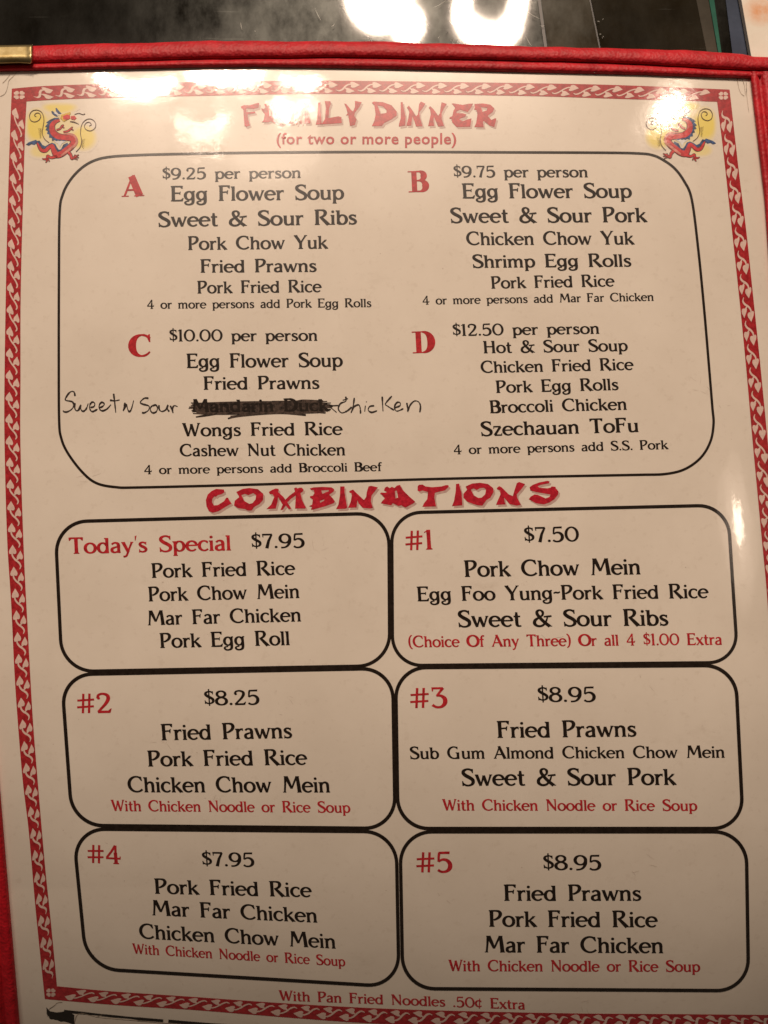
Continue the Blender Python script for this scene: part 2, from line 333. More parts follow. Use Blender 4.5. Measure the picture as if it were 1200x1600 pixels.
G['t'] = (42, sp((18, 86, 9), (18, 60, 13.5), (18, 22, 13.5), (21, 8, 12), (30, 4, 8), (40, 6, 7)) + ln((3, 61, 7.5), (37, 61, 7.5)))
G['u'] = (67, sp((14, 64, 13.5), (14, 30, 13.5), (17, 10, 12), (28, 4, 8.5), (40, 7, 8), (50, 18, 7)) + stem(52, 0, 64, 13.5, 0, 4) + [[(3, 64), (14, 64), (14, 59), (3, 61)], [(52, 0), (63, 0), (63, 4), (52, 6)]])
G['w'] = (88, ln((9, 64, 13), (18, 32, 13), (28, 1, 11)) + ln((28, 1, 7), (37, 32, 7.5), (45, 60, 10)) + ln((44, 60, 12), (52, 30, 13), (61, 1, 11)) + ln((61, 1, 7), (71, 34, 7.5), (80, 63, 9)) + [[(0, 66), (18, 66), (18, 61), (0, 61)], [(72, 66), (88, 66), (88, 61), (72, 61)]])
G['x'] = (60, ln((9, 63, 14), (30, 32, 14), (52, 1, 14)) + ln((50, 63, 7.5), (30, 32, 7.5), (9, 1, 7.5)) + [[(0, 66), (20, 66), (20, 61), (0, 61)], [(42, 0), (62, 0), (62, 5), (42, 5)], [(0, 0), (18, 0), (18, 5), (0, 5)], [(42, 66), (59, 66), (59, 61), (42, 61)]])
G['y'] = (62, ln((10, 63, 14), (22, 34, 13.5), (34, 4, 13)) + sp((54, 64, 9), (42, 32, 8), (30, -4, 8.5), (22, -20, 9), (8, -24, 9)) + [[(0, 66), (20, 66), (20, 61), (0, 61)], [(46, 66), (62, 66), (62, 61), (46, 61)]])
G['z'] = (54, ln((6, 62, 8), (46, 62, 8)) + ln((43, 60, 12), (26, 32, 11), (10, 5, 12)) + ln((8, 4, 8), (48, 4, 8)) + [[(4, 66), (10, 66), (8, 48), (4, 48)], [(45, 0), (51, 0), (52, 18), (47, 18)]])
G['0'] = (80, arc(40, 50, 31, 46, 0, 360, 13, 8))
G['1'] = (42, stem(22, 0, 100, 14, 5, 0) + [[(22, 100), (18, 92), (4, 84), (4, 90)]])
G['2'] = (72, sp((12, 74, 11), (16, 90, 9), (34, 96, 9), (53, 88, 12), (56, 70, 13), (44, 46, 11), (24, 22, 9), (10, 5, 9)) + ln((8, 5, 10), (58, 5, 10)) + [[(52, 0), (62, 0), (68, 22), (62, 20), (50, 8)]] + dot(15, 74, 7))
G['3'] = (68, ln((12, 95, 8), (54, 95, 8)) + ln((54, 96, 9), (40, 76, 8), (28, 58, 8)) + sp((26, 58, 7), (44, 58, 10), (58, 44, 14), (58, 22, 14), (44, 5, 10), (24, 3, 9), (8, 14, 10)) + [[(8, 100), (16, 100), (14, 80), (9, 80)]])
G['4'] = (76, ln((50, 100, 9), (30, 66, 8), (8, 34, 8)) + ln((4, 30, 8), (68, 30, 8)) + stem(48, 0, 62, 13, 5, 0) + [[(44, 100), (56, 100), (54, 62), (44, 62)], [(64, 26), (69, 26), (71, 42), (66, 42)]])
G['5'] = (70, ln((17, 96, 9), (14, 76, 8), (12, 52, 7)) + ln((15, 95, 9), (56, 96, 10)) + sp((12, 52, 7), (28, 62, 9), (46, 59, 12), (58, 42, 14), (56, 20, 14), (42, 5, 10), (22, 3, 9), (8, 12, 10)) + [[(50, 92), (56, 102), (60, 102), (58, 88)]])
G['7'] = (66, ln((8, 95, 9.5), (60, 95, 9.5)) + ln((58, 95, 9), (40, 52, 12), (28, 0, 15)) + [[(5, 100), (12, 100), (13, 76), (8, 76)]])
G['8'] = (74, arc(37, 76, 22, 20, 0, 360, 12, 8) + arc(37, 28, 27, 24.5, 0, 360, 14, 8))
G['9'] = (76, arc(37, 66, 27, 30, 0, 360, 14, 8) + sp((64, 66, 13), (62, 40, 13), (50, 16, 11), (34, 5, 9), (14, 3, 9)))
G['$'] = (58, [[(x*.82+2, y*.86+12) for x, y in q] for q in G['S'][1]] + ln((30, -2, 6), (30, 112, 6)))
G['&'] = (98, sp((88, 58, 9), (78, 60, 7), (74, 46, 7), (64, 22, 9), (46, 5, 10), (24, 4, 11), (10, 18, 14), (14, 38, 13), (34, 54, 9), (52, 68, 9), (54, 86, 11), (42, 97, 8), (28, 92, 11), (25, 78, 13), (36, 56, 14), (58, 28, 14), (86, 1, 15)) + ln((58, 58, 7), (98, 62, 9)) + [[(78, 0), (98, 0), (98, 5), (80, 6)]])
G['.'] = (26, dot(13, 8, 8.5))
G['#'] = (84, ln((28, 0, 8), (36, 98, 8)) + ln((54, 0, 8), (62, 98, 8)) + ln((8, 64, 8), (80, 68, 8)) + ln((5, 30, 8), (77, 34, 8)))
G['('] = (38, sp((34, 104, 7), (18, 84, 10), (12, 45, 13), (18, 6, 10), (34, -14, 7)))
G[')'] = (38, sp((4, 104, 7), (20, 84, 10), (26, 45, 13), (20, 6, 10), (4, -14, 7)))
G["'"] = (22, [[(8, 100), (18, 104), (12, 74), (8, 74)]])
G['-'] = (46, sp((4, 44, 7), (16, 50, 9), (30, 48, 9), (42, 54, 7)))
G['¢'] = (64, [[(x, y*1.0+8) for x, y in q] for q in G['c'][1]] + ln((34, -6, 7), (40, 90, 7)))
BD = {}
BD['A'] = (104, ln((14, 3, 8), (50, 98, 8)) + ln((46, 100, 26), (86, 2, 28)) + ln((28, 32, 7), (72, 32, 7)) + [[(0, 0), (34, 0), (34, 5), (0, 5)], [(60, 0), (108, 0), (108, 5), (60, 5)], [(38, 92), (50, 104), (54, 104), (60, 90)]])
BD['B'] = (94, [[(16, 0), (40, 0), (40, 100), (16, 100)], [(0, 0), (50, 0), (50, 5), (0, 5)], [(0, 95), (50, 95), (50, 100), (0, 100)]] + ln((40, 97, 6), (52, 97, 6)) + arc(50, 76, 22, 21, 90, -90, 24, 6) + ln((38, 54, 6), (52, 54, 6)) + arc(52, 28, 27, 25, 90, -90, 26, 6) + ln((40, 3, 6), (54, 3, 6)))
BD['C'] = (96, arc(54, 50, 42, 47, 38, 322, 27, 6, 10, 6) + [[(82, 98), (88, 100), (90, 64), (84, 64), (74, 88)]])
BD['D'] = (100, [[(16, 0), (40, 0), (40, 100), (16, 100)], [(0, 0), (50, 0), (50, 5), (0, 5)], [(0, 95), (50, 95), (50, 100), (0, 100)]] + arc(46, 50, 38, 47, 90, -90, 28, 6))
_cache = {}
def glyph(ch, tbl):
    k = (ch, id(tbl))
    if k not in _cache: _cache[k] = union(tbl[ch][1])
    return _cache[k]
sLy = [0, 150, 300, 600, 900, 1200, 1500, 1700]; sLv = [-.05, -.045, -.03, 0, .05, .09, .10, .1]
sRy = [0, 150, 300, 600, 900, 1200, 1500, 1700]; sRv = [.13, .125, .11, .10, .08, .045, .01, 0]
def slope(x, y):
    a = np.interp(y, sLy, sLv); b = np.interp(y, sRy, sRv); t = (x-20)/1150
    return a+(b-a)*t
def layout(text, tbl=G, space=56, track=0):
    x = 0; parts = []
    for ch in text:
        if ch == ' ': x += space; continue
        v, f = glyph(ch, tbl); parts.append((v+np.array([[x, 0]]), f, 0)); x += tbl[ch][0]+track
    V, T, MI = merge(parts); V = V.copy(); V[:, 0] -= V[:, 0].min(); return V, T, V[:, 0].max()
def line(parent, text, x0, y0, x1, y1, cap, mat='black', tbl=G, dz=6e-5, name='text_line'):
    V, T, wd = layout(text, tbl)
    u = V[:, 0]/wd; h = V[:, 1]/100*cap
    bx = x0+(x1-x0)*u; by = y0+(y1-y0)*u
    sl = slope((x0+x1)/2, y0)
    pts = np.stack([bx-h*sl, by-h], 1)
    col = {'black': 'black', 'red': 'red', 'crimson': 'crimson'}.get(mat, mat)
    return print_mesh(name, pts, T, [M[mat]], parent, dz, label='%s print reading "%s"' % (col, text))

# ------------------------------------------------------------------ the table and what lies beside the menu
def sheet(name, poly, z, mat, parent=None, thick=0, **kw):
    poly = np.array(poly, float); p = P(poly[:, 0], poly[:, 1], flat=z); n = len(p)
    if thick:
        V = list(p)+[q-np.array([0, 0, thick]) for q in p]
        Fc = [tuple(range(n))[::-1] if _cw(p) else tuple(range(n))]+[(i, (i+1) % n, n+(i+1) % n, n+i) for i in range(n)]
    else: V = list(p); Fc = [tuple(range(n))[::-1] if _cw(p) else tuple(range(n))]
    me = mesh(name, V, Fc, smooth=False); return link(name, me, parent, [mat], **kw)
def _cw(p): return sum(p[i][0]*p[(i+1) % len(p)][1]-p[(i+1) % len(p)][0]*p[i][1] for i in range(len(p))) < 0
TV = [(-.6, -.076, 0), (.6, -.076, 0), (.6, .6, 0), (-.6, .6, 0)]
tm = mesh('tabletop', TV+[(x, y, -.025) for x, y, z in TV], [(0, 1, 2, 3), (7, 6, 5, 4), (0, 4, 5, 1), (1, 5, 6, 2), (2, 6, 7, 3), (3, 7, 4, 0)], smooth=False)
table = link('tabletop', tm, None, [lacquer('black_lacquer', (.006, .0055, .0040), .085, True)], kind='structure')
brown = lacquer('brown_reflection', (.030, .024, .014), .03)  # tints here and below paint reflections onto the dark tabletop
grey = lacquer('grey_reflection', (.055, .050, .040), .01); green = lacquer('green_reflection', (.03, .115, .085), .01)
blueg = lacquer('blue_reflection', (.055, .070, .105), .01); blk = simple('black_rubber', (.006, .005, .005), .4)
def ptop(a, b): # sloping strip between table lines a and b, given as x at y=0 and x at y=80
    ex = lambda t, y: t[0]+(t[1]-t[0])*y/80
    return [(ex(a, -500), -500), (ex(b, -500), -500), (ex(b, 240), 240), (ex(a, 240), 240)]
sheet('joint_line', ptop((840, 851), (844.5, 856)), .00030, blk, table)
sheet('brown_reflection_strip', ptop((846, 857), (921, 938)), .0002, brown, table)  # brownish reflection in the tabletop, painted as a flat strip
sheet('joint_line', ptop((921, 937), (923, 939.5)), .0003, blk, table)
sheet('dark_reflection_strip', ptop((924, 940), (1088, 1104)), .0002, lacquer('dark_reflection', (.014, .011, .006), .008), table)  # darker reflection, likewise painted as a strip
sheet('reflection_stripe', ptop((1088, 1104), (1108, 1122)), .0003, grey, table)  # grey, green and blue reflections painted as thin coloured strips
sheet('reflection_stripe', ptop((1108, 1122), (1116, 1127)), .0004, green, table)
sheet('reflection_stripe', ptop((1134, 1144), (1155, 1167)), .0003, blueg, table)
sheet('edge_trim', ptop((1153.5, 1168), (1158.5, 1172.5)), .0009, blk, table)
def mat_placemat():
    m, nt, b = nodes('placemat_paper')
    q = P([1188], [17], flat=.0006)[0]; tc = nt.nodes.new('ShaderNodeTexCoord')
    mp = nt.nodes.new('ShaderNodeMapping'); mp.inputs['Scale'].default_value = (150, 170, 0); mp.inputs['Location'].default_value = (-q[0]*150, -q[1]*170, 0)
    nt.links.new(tc.outputs['Object'], mp.inputs[0]); g = nt.nodes.new('ShaderNodeTexGradient'); g.gradient_type = 'SPHERICAL'; nt.links.new(mp.outputs[0], g.inputs[0])
    f = nt.nodes.new('ShaderNodeMath'); f.operation = 'MULTIPLY'; nt.links.new(g.outputs['Fac'], f.inputs[0])
    nt.links.new(ramp(nt, noise(nt, 300, 3, .6).outputs[0], [(.3, (.5,)*3), (.6, (1.2,)*3)]).outputs[0], f.inputs[1])
    base = ramp(nt, noise(nt, 60, 4, .6).outputs[0], [(.3, (.70, .66, .57)), (.7, (.80, .77, .69))])
    nt.links.new(mixc(nt, f.outputs[0], base.outputs[0], (.68, .32, .14)), b.inputs['Base Color']); b.inputs['Roughness'].default_value = .5; return m
pm = sheet('placemat', [(1158.5, 0), (1070, -500), (1900, -500), (1900, 240), (1200.5, 240)], .0006, mat_placemat())
pm['label'] = 'cream paper placemat with a faint orange stain, right of the black tabletop'; pm['category'] = 'placemat'
sc_m = simple('scratch', (.35, .36, .33), .5)
rnd = random.Random(4)
sv, sf, mi_ = [], [], []
parts = []
for k in range(26):
    x = rnd.choice([rnd.uniform(560, 845), rnd.uniform(150, 845), rnd.uniform(926, 942)]); y = rnd.uniform(-5, 66)
    a = rnd.uniform(-1.2, 1.4); L = rnd.uniform(2, 26) if x < 900 else 2
    if x > 900: x = 926+.17*y+rnd.uniform(0, 10)
    parts.append((np.array(union(ribbon([(x, y, .2), (x+L*.5*math.cos(a), y+L*.5*math.sin(a)+1, .8), (x+L*math.cos(a), y+L*math.sin(a), .2)]))[0]),
                  union(ribbon([(x, y, .2), (x+L*.5*math.cos(a), y+L*.5*math.sin(a)+1, .8), (x+L*math.cos(a), y+L*math.sin(a), .2)]))[1], 0))
V, T, _ = merge(parts)
p = P(V[:, 0], V[:, 1], flat=.0009)
link('scratch_marks', mesh('scratch_marks', p, T, smooth=False), table, [sc_m])

# ------------------------------------------------------------------ the menu
menu = bpy.data.objects.new('menu', None); sc.collection.objects.link(menu)
menu.empty_display_size = .05
menu['label'] = 'laminated Chinese restaurant menu page in a red leather cover with a brass corner'; menu['category'] = 'menu'
XLy = [60, 100, 300, 640, 850, 1000, 1230, 1600, 1800]; XLv = [-21, -22, -26, -32, -28, -20, 0, 31, 45]
XRy = [60, 100, 122, 195, 310, 450, 700, 945, 1100, 1300, 1800]; XRv = [1168, 1170, 1172, 1180.5, 1194, 1204, 1226, 1250, 1258, 1264, 1268]
nu, nv = 150, 200
yy = np.linspace(102, 1780, nv); U, VV = np.meshgrid(np.linspace(0, 1, nu), yy)
xl = np.interp(VV, XLy, XLv)-3; xr = np.interp(VV, XRy, XRv)+2
px = (xl+(xr-xl)*U).ravel(); py = VV.ravel(); p = P(px, py)
Fc = [(r*nu+c, (r+1)*nu+c, (r+1)*nu+c+1, r*nu+c+1) for r in range(nv-1) for c in range(nu-1)]
page = link('page', mesh('page', p, Fc, N(p[:, 0], p[:, 1])), menu, [M['paper']])

def loft(name, rows, mat, flip=False, **kw):
    """rows: list of (xs, ys, height above page)"""
    V = []; n = len(rows[0][0])
    for xs, ys, dz in rows:
        if isinstance(dz, str):   # straight down to the table under the previous row
            q = V[-1].copy(); q[:, 2] = np.minimum(.0003, q[:, 2]-.002); q += np.array([[kw.get('ox', 0), kw.get('oy', 0), 0]]); V.append(q)
        else: V.append(P(xs, ys, dz))
    m = len(V); V = np.concatenate(V)
    Fc = [(r*n+c, r*n+c+1, (r+1)*n+c+1, (r+1)*n+c) for r in range(m-1) for c in range(n-1)]
    if flip: Fc = [f[::-1] for f in Fc]
    return link(name, mesh(name, V, Fc), menu, [mat])
xs = np.linspace(-75, 1330, 240)
rn = np.random.RandomState(3); wob = np.interp(xs, np.linspace(-75, 1330, 60), rn.normal(0, .5, 60))
y_out = np.interp(xs, [-75, 50, 100, 250, 330, 600, 800, 1000, 1100, 1160, 1178, 1200, 1330], [75, 72, 70, 66, 64, 65, 72, 77, 80, 84, 88, 88.5, 92])+wob
y_gr = np.interp(xs, [-75, 50, 300, 530, 700, 900, 1000, 1100, 1170, 1200, 1330], [103, 99, 93, 90, 93, 97, 101, 107, 110, 110, 114])+wob*.5
y_in = np.interp(xs, [-75, 0, 150, 300, 400, 600, 800, 1000, 1110, 1170, 1200, 1330], [114, 112, 109, 106, 105, 108, 113, 117.5, 121.5, 123, 123, 126])
mx = lambda a, b, t: a+(b-a)*t
rows = [(xs, y_out, .0004), (xs, y_out, 'down')][::-1]
rows = []
for t, h in ((0, .0008), (.06, .0015), (.2, .0019), (.5, .0021), (.8, .0018), (.93, .0012), (1, .0004)): rows.append((xs, mx(y_out, y_gr, t), h))
for t, h in ((.10, .0009), (.32, .0014), (.58, .0014), (.85, .0008), (1, .0001)): rows.append((xs, mx(y_gr, y_in, t), h))
loft('top_binding', rows, M['leather'], flip=True)
rows = [(xs, y_out, .0005), (xs, y_out, 'down')]
o = loft('outer_edge', rows, M['leather'])
# thin dark gap below the piping comes from a tucked under lip
ys = np.linspace(80, 1790, 220)
XL = np.interp(ys, XLy, XLv); XR = np.interp(ys, XRy, XRv)
ysl = ys[6:]; L_ = XL[6:]
rows = [(L_-52, ysl, 'x')]
rows = []
for dx, h in ((-50, .0005), (-46, .0015), (-36, .0021), (-27, .0015), (-23, .0003), (-19, .0014), (-11, .0022), (-4, .0015), (0, .0)): rows.append((L_+dx, ysl, h))
loft('side_binding', rows, M['leather'])
ysr = ys[4:]; R_ = XR[4:]
rows = []
for dx, h in ((0, .0), (2, .0012), (7, .0019), (12, .0013), (15, .0002), (18, .0012), (27, .0019), (36, .0013), (40, .0002), (44, .0012), (54, .0019), (64, .0013), (68, .0)): rows.append((R_+dx, ysr, h))
loft('centre_fold', rows, M['leather'])
# brass corner
brass, nt, b = nodes('worn_brass'); b.inputs['Metallic'].default_value = 1
r = ramp(nt, noise(nt, 90, 5, .7).outputs[0], [(.3, (.30, .22, .08)), (.6, (.62, .52, .28)), (.8, (.75, .70, .55))])
nt.links.new(r.outputs[0], b.inputs['Base Color']); b.inputs['Roughness'].default_value = .42
bx = np.concatenate([np.linspace(-72, 44, 24), [47, 49.5, 51, 51.5]])
prof = np.concatenate([np.full(24, .0032), [.0034, .0033, .0026, .0012]])
bt = np.interp(bx, [-72, 51], [73, 71.5])-1.5; bb = np.interp(bx, [-72, 30, 44, 47, 51.5], [103, 99.5, 100.5, 101, 97])
rows = []
V = []
for t, k in ((0, .55), (.05, .9), (.12, 1.0), (.45, .93), (.5, 1.0), (.9, .9), (.96, .75), (1, .2)):
    yv = bt+(bb-bt)*t; d = ray(bx, yv); z = P(bx, yv)[:, 2]+prof*k; tt = (z-CAM[2])/d[:, 2]; V.append(CAM+d*tt[:, None])
m_ = len(V); n = len(bx); V = np.concatenate(V)
Fc = [((r_+1)*n+c, (r_+1)*n+c+1, r_*n+c+1, r_*n+c) for r_ in range(m_-1) for c in range(n-1)]
link('brass_corner', mesh('brass_corner', V, Fc), menu, [brass])

# ------------------------------------------------------------------ printed border
def strip(outer, inner, n):
    """two polylines sampled alike -> function (s 0..1, t 0..1) -> spot"""
    def samp(pl):
        pl = np.array(pl, float); d = np.r_[0, np.cumsum(np.linalg.norm(np.diff(pl, axis=0), axis=1))]; d /= d[-1]
        return lambda s: np.stack([np.interp(s, d, pl[:, 0]), np.interp(s, d, pl[:, 1])], -1)
    fo, fi = samp(catmull(outer, 6)), samp(catmull(inner, 6))
    return lambda s, t: fo(s)*(1-t)[..., None]+fi(s)*t[..., None]
TL_o, TR_o, BL_o = (18.5, 138.5), (1140, 140), (70, 1561)
TL_i, TR_i, BL_i = (41.5, 158.5), (1120.5, 159), (89, 1541)
BR_o, BR_i = (1243, 1611), (1216, 1586)
sides = {
 'top': ([TL_o, (67, 134.5), (150, 131.5), (300, 128), (507, 126), (800, 129.5), (967, 133), TR_o],
         [TL_i, (133, 154), (400, 148), (533, 146.7), (800, 149.5), (967, 154.5), TR_i]),
 'right': ([TR_o, (1155, 272), (1166, 360), (1175, 445), (1187.5, 565), (1196, 652), (1213, 827), (1224, 945), (1234, 1100), (1240, 1300), BR_o],
           [TR_i, (1130, 235), (1141, 335), (1153.5, 450), (1165, 565), (1176, 690), (1189, 829), (1199.5, 945), (1207, 1100), (1212, 1300), BR_i]),
 'bottom': ([BR_o, (1050, 1609), (900, 1608), (750, 1605), (587, 1599.5), (450, 1590), (300, 1578), (175, 1570), BL_o],
            [BR_i, (1050, 1584.5), (900, 1583.5), (750, 1580.5), (600, 1576), (450, 1568), (300, 1557.5), (175, 1549), BL_i]),
 'left': ([BL_o, (56, 1425), (45, 1300), (34.5, 1210), (23.7, 1070), (17.5, 945), (11, 840), (7, 690), (7, 590), (9.5, 435), (12.5, 310), (15.5, 210), TL_o],
          [BL_i, (79, 1437), (70, 1350), (59, 1222), (51, 1120), (44, 995), (37.5, 870), (32, 700), (32, 590), (32.3, 460), (36, 310), (39, 210), TL_i])}
counts = {'top': 31, 'right': 38, 'bottom': 31, 'left': 40}
def heart(sb, tb, st, tt, hw):
    # leaf in (s*period, t) space from base to tip, hw in t units, asp scales s
    out = []
    for k, (a, wv) in enumerate(((0, .12), (-.10, .5), (-.05, .85), (.15, 1), (.4, .85), (.7, .42), (1, 0))):
        out.append((sb+(st-sb)*a, tb+(tt-tb)*a-hw*wv))
    for a, wv in ((.7, .42), (.4, .85), (.15, 1), (-.05, .85), (-.10, .5)):
        out.append((sb+(st-sb)*a, tb+(tt-tb)*a+hw*wv))
    return out
motif = []
asp = 36/22.
def mstroke(pts):  # pts in (s, t, w in t units) with s scaled by the aspect
    q = catmull([(a*asp, b, c) for a, b, c in pts], 5)
    return [[(x/asp, y) for x, y in quad] for quad in ribbon(q)]
motif += mstroke([(-.14, .70, .05), (-.03, .78, .09), (.07, .75, .12), (.18, .64, .125), (.32, .42, .125), (.48, .27, .11), (.62, .26, .10)])
motif += mstroke([(.27, .50, .08), (.33, .60, .10), (.38, .68, .10)])
motif += [heart(.60, .29, .99, .31, .25), heart(.34, .74, .72, .81, .21)]
mv, mf = union(motif)
def flower():
    q = []
    for k in range(4):
        a = k*math.pi/2+math.pi/4
        q.append([(.5+.42*r_*math.cos(a+d), .5+.36*r_*math.sin(a+d)) for r_, d in ((.28, -.5), (.6, -.72), (1.0, -.62), (1.22, -.25), (1.1, 0), (1.22, .25), (1.0, .62), (.6, .72), (.28, .5))])
    return union(q)
for nm, (po, pi_) in sides.items():
    f = strip(po, pi_, 0); n = 160
    s = np.linspace(0, 1, n); rows_ = [f(s, np.full(n, t)) for t in (0, .5, 1)]
    V = np.concatenate(rows_); T = []
    for r_ in range(2):
        for c in range(n-1):
            a, b2, c2, d2 = r_*n+c, r_*n+c+1, (r_+1)*n+c+1, (r_+1)*n+c; T += [(a, b2, c2), (a, c2, d2)]
    print_mesh('border_band', V, T, [M['band']], page, 5e-5)
    Lp = counts[nm]; c0 = .66/Lp; parts = []
    for k in range(Lp):
        ss = c0+(mv[:, 0]+k)/Lp*(1-2*c0)*1.0
        parts.append((f(np.clip(ss, 0, .995), np.clip(mv[:, 1]*.94+.03, .03, .97)), mf, 0))
    V, T, _ = merge(parts)
    print_mesh('leaf_vine', V, T, [M['vine']], page, 1.0e-4)
fv, ff = flower()
for o4, i4 in ((TL_o, TL_i), (TR_o, TR_i), (BL_o, BL_i)):
    o4, i4 = np.array(o4), np.array(i4); V = o4+(i4-o4)*(fv*.86+.07)
    print_mesh('corner_flower', V, ff, [M['vine']], page, 1.0e-4)

# ------------------------------------------------------------------ ruled boxes
def rounded(TL, TR, BR, BL, r, bow=0):
    c = [np.array(q, float) for q in (TL, TR, BR, BL)]; out = []
    for i in range(4):
        a, b2, c2 = c[i-1], c[i], c[(i+1) % 4]
        u = (a-b2)/np.linalg.norm(a-b2); v = (c2-b2)/np.linalg.norm(c2-b2)
        p0 = b2+u*r; p3 = b2+v*r; k = 1-.5523; p1 = b2+u*r*k; p2 = b2+v*r*k
        for t in np.linspace(0, 1, 14): out.append((1-t)**3*p0+3*(1-t)**2*t*p1+3*(1-t)*t*t*p2+t**3*p3)
        nxt = c2+(b2-c2)/np.linalg.norm(b2-c2)*r; e0 = p3
        for t in np.linspace(0, 1, 30)[1:-1]: out.append(e0+(nxt-e0)*t)
    return np.array(out)
def frame(name, pts, wd, dz, label):
    q = ribbon(np.c_[pts, np.full(len(pts), wd)], True); V = np.array([v for quad in q for v in quad]); T = []
    for i in range(len(q)): T += [(4*i, 4*i+1, 4*i+2), (4*i, 4*i+2, 4*i+3)]
    print_mesh(name, V, T, [M['black']], page, dz, label=label)
big = [(400, 238.5), (600, 237.3), (800, 238), (950, 238.6), (1000, 239.8), (1018, 242), (1033, 248), (1053, 262), (1069, 283), (1081, 312), (1091, 389), (1100, 480), (1107, 562), (1113, 635), (1115, 662), (1110, 690), (1095, 715), (1070, 733), (1040, 740.5), (1000, 741.8), (910, 743.5), (760, 746.5), (620, 750), (400, 757), (220, 761.5), (180, 761), (150, 754.5), (128, 737), (106, 708), (95.5, 684), (92.3, 655), (91.8, 560), (92, 440), (93, 335), (98, 304), (110, 281), (128, 262), (148, 250.5), (172, 245), (210, 242.5), (267, 240.8)]
frame('ruled_frame', catmull(big, 8, True), 4.0, 6e-5, 'large rounded black frame around the family dinners')
frame('ruled_frame', rounded((86, 815.5), (607.5, 801.5), (609, 1040), (97, 1049.5), 50), 5.4, 6e-5, "rounded frame around Today's Special")
frame('ruled_frame', rounded((612, 801.5), (1137, 789), (1153, 1035), (613.5, 1040), 46), 5.2, 7.2e-5, 'rounded frame around combination 1')
frame('ruled_frame', rounded((96, 1054), (613.5, 1044), (617.5, 1294.5), (113, 1289.5), 48), 5.6, 8.4e-5, 'rounded frame around combination 2')
frame('ruled_frame', rounded((618, 1043.2), (1149, 1039.5), (1161.5, 1294.5), (622, 1294.5), 48), 5.6, 9.6e-5, 'rounded frame around combination 3')
frame('ruled_frame', rounded((114, 1295), (619, 1299.5), (623.5, 1542), (135.5, 1513), 50), 5.4, 1.08e-4, 'rounded frame around combination 4')
frame('ruled_frame', rounded((625, 1299.5), (1166, 1299.5), (1170, 1548), (629.5, 1544.5), 50), 5.4, 1.2e-4, 'rounded frame around combination 5')

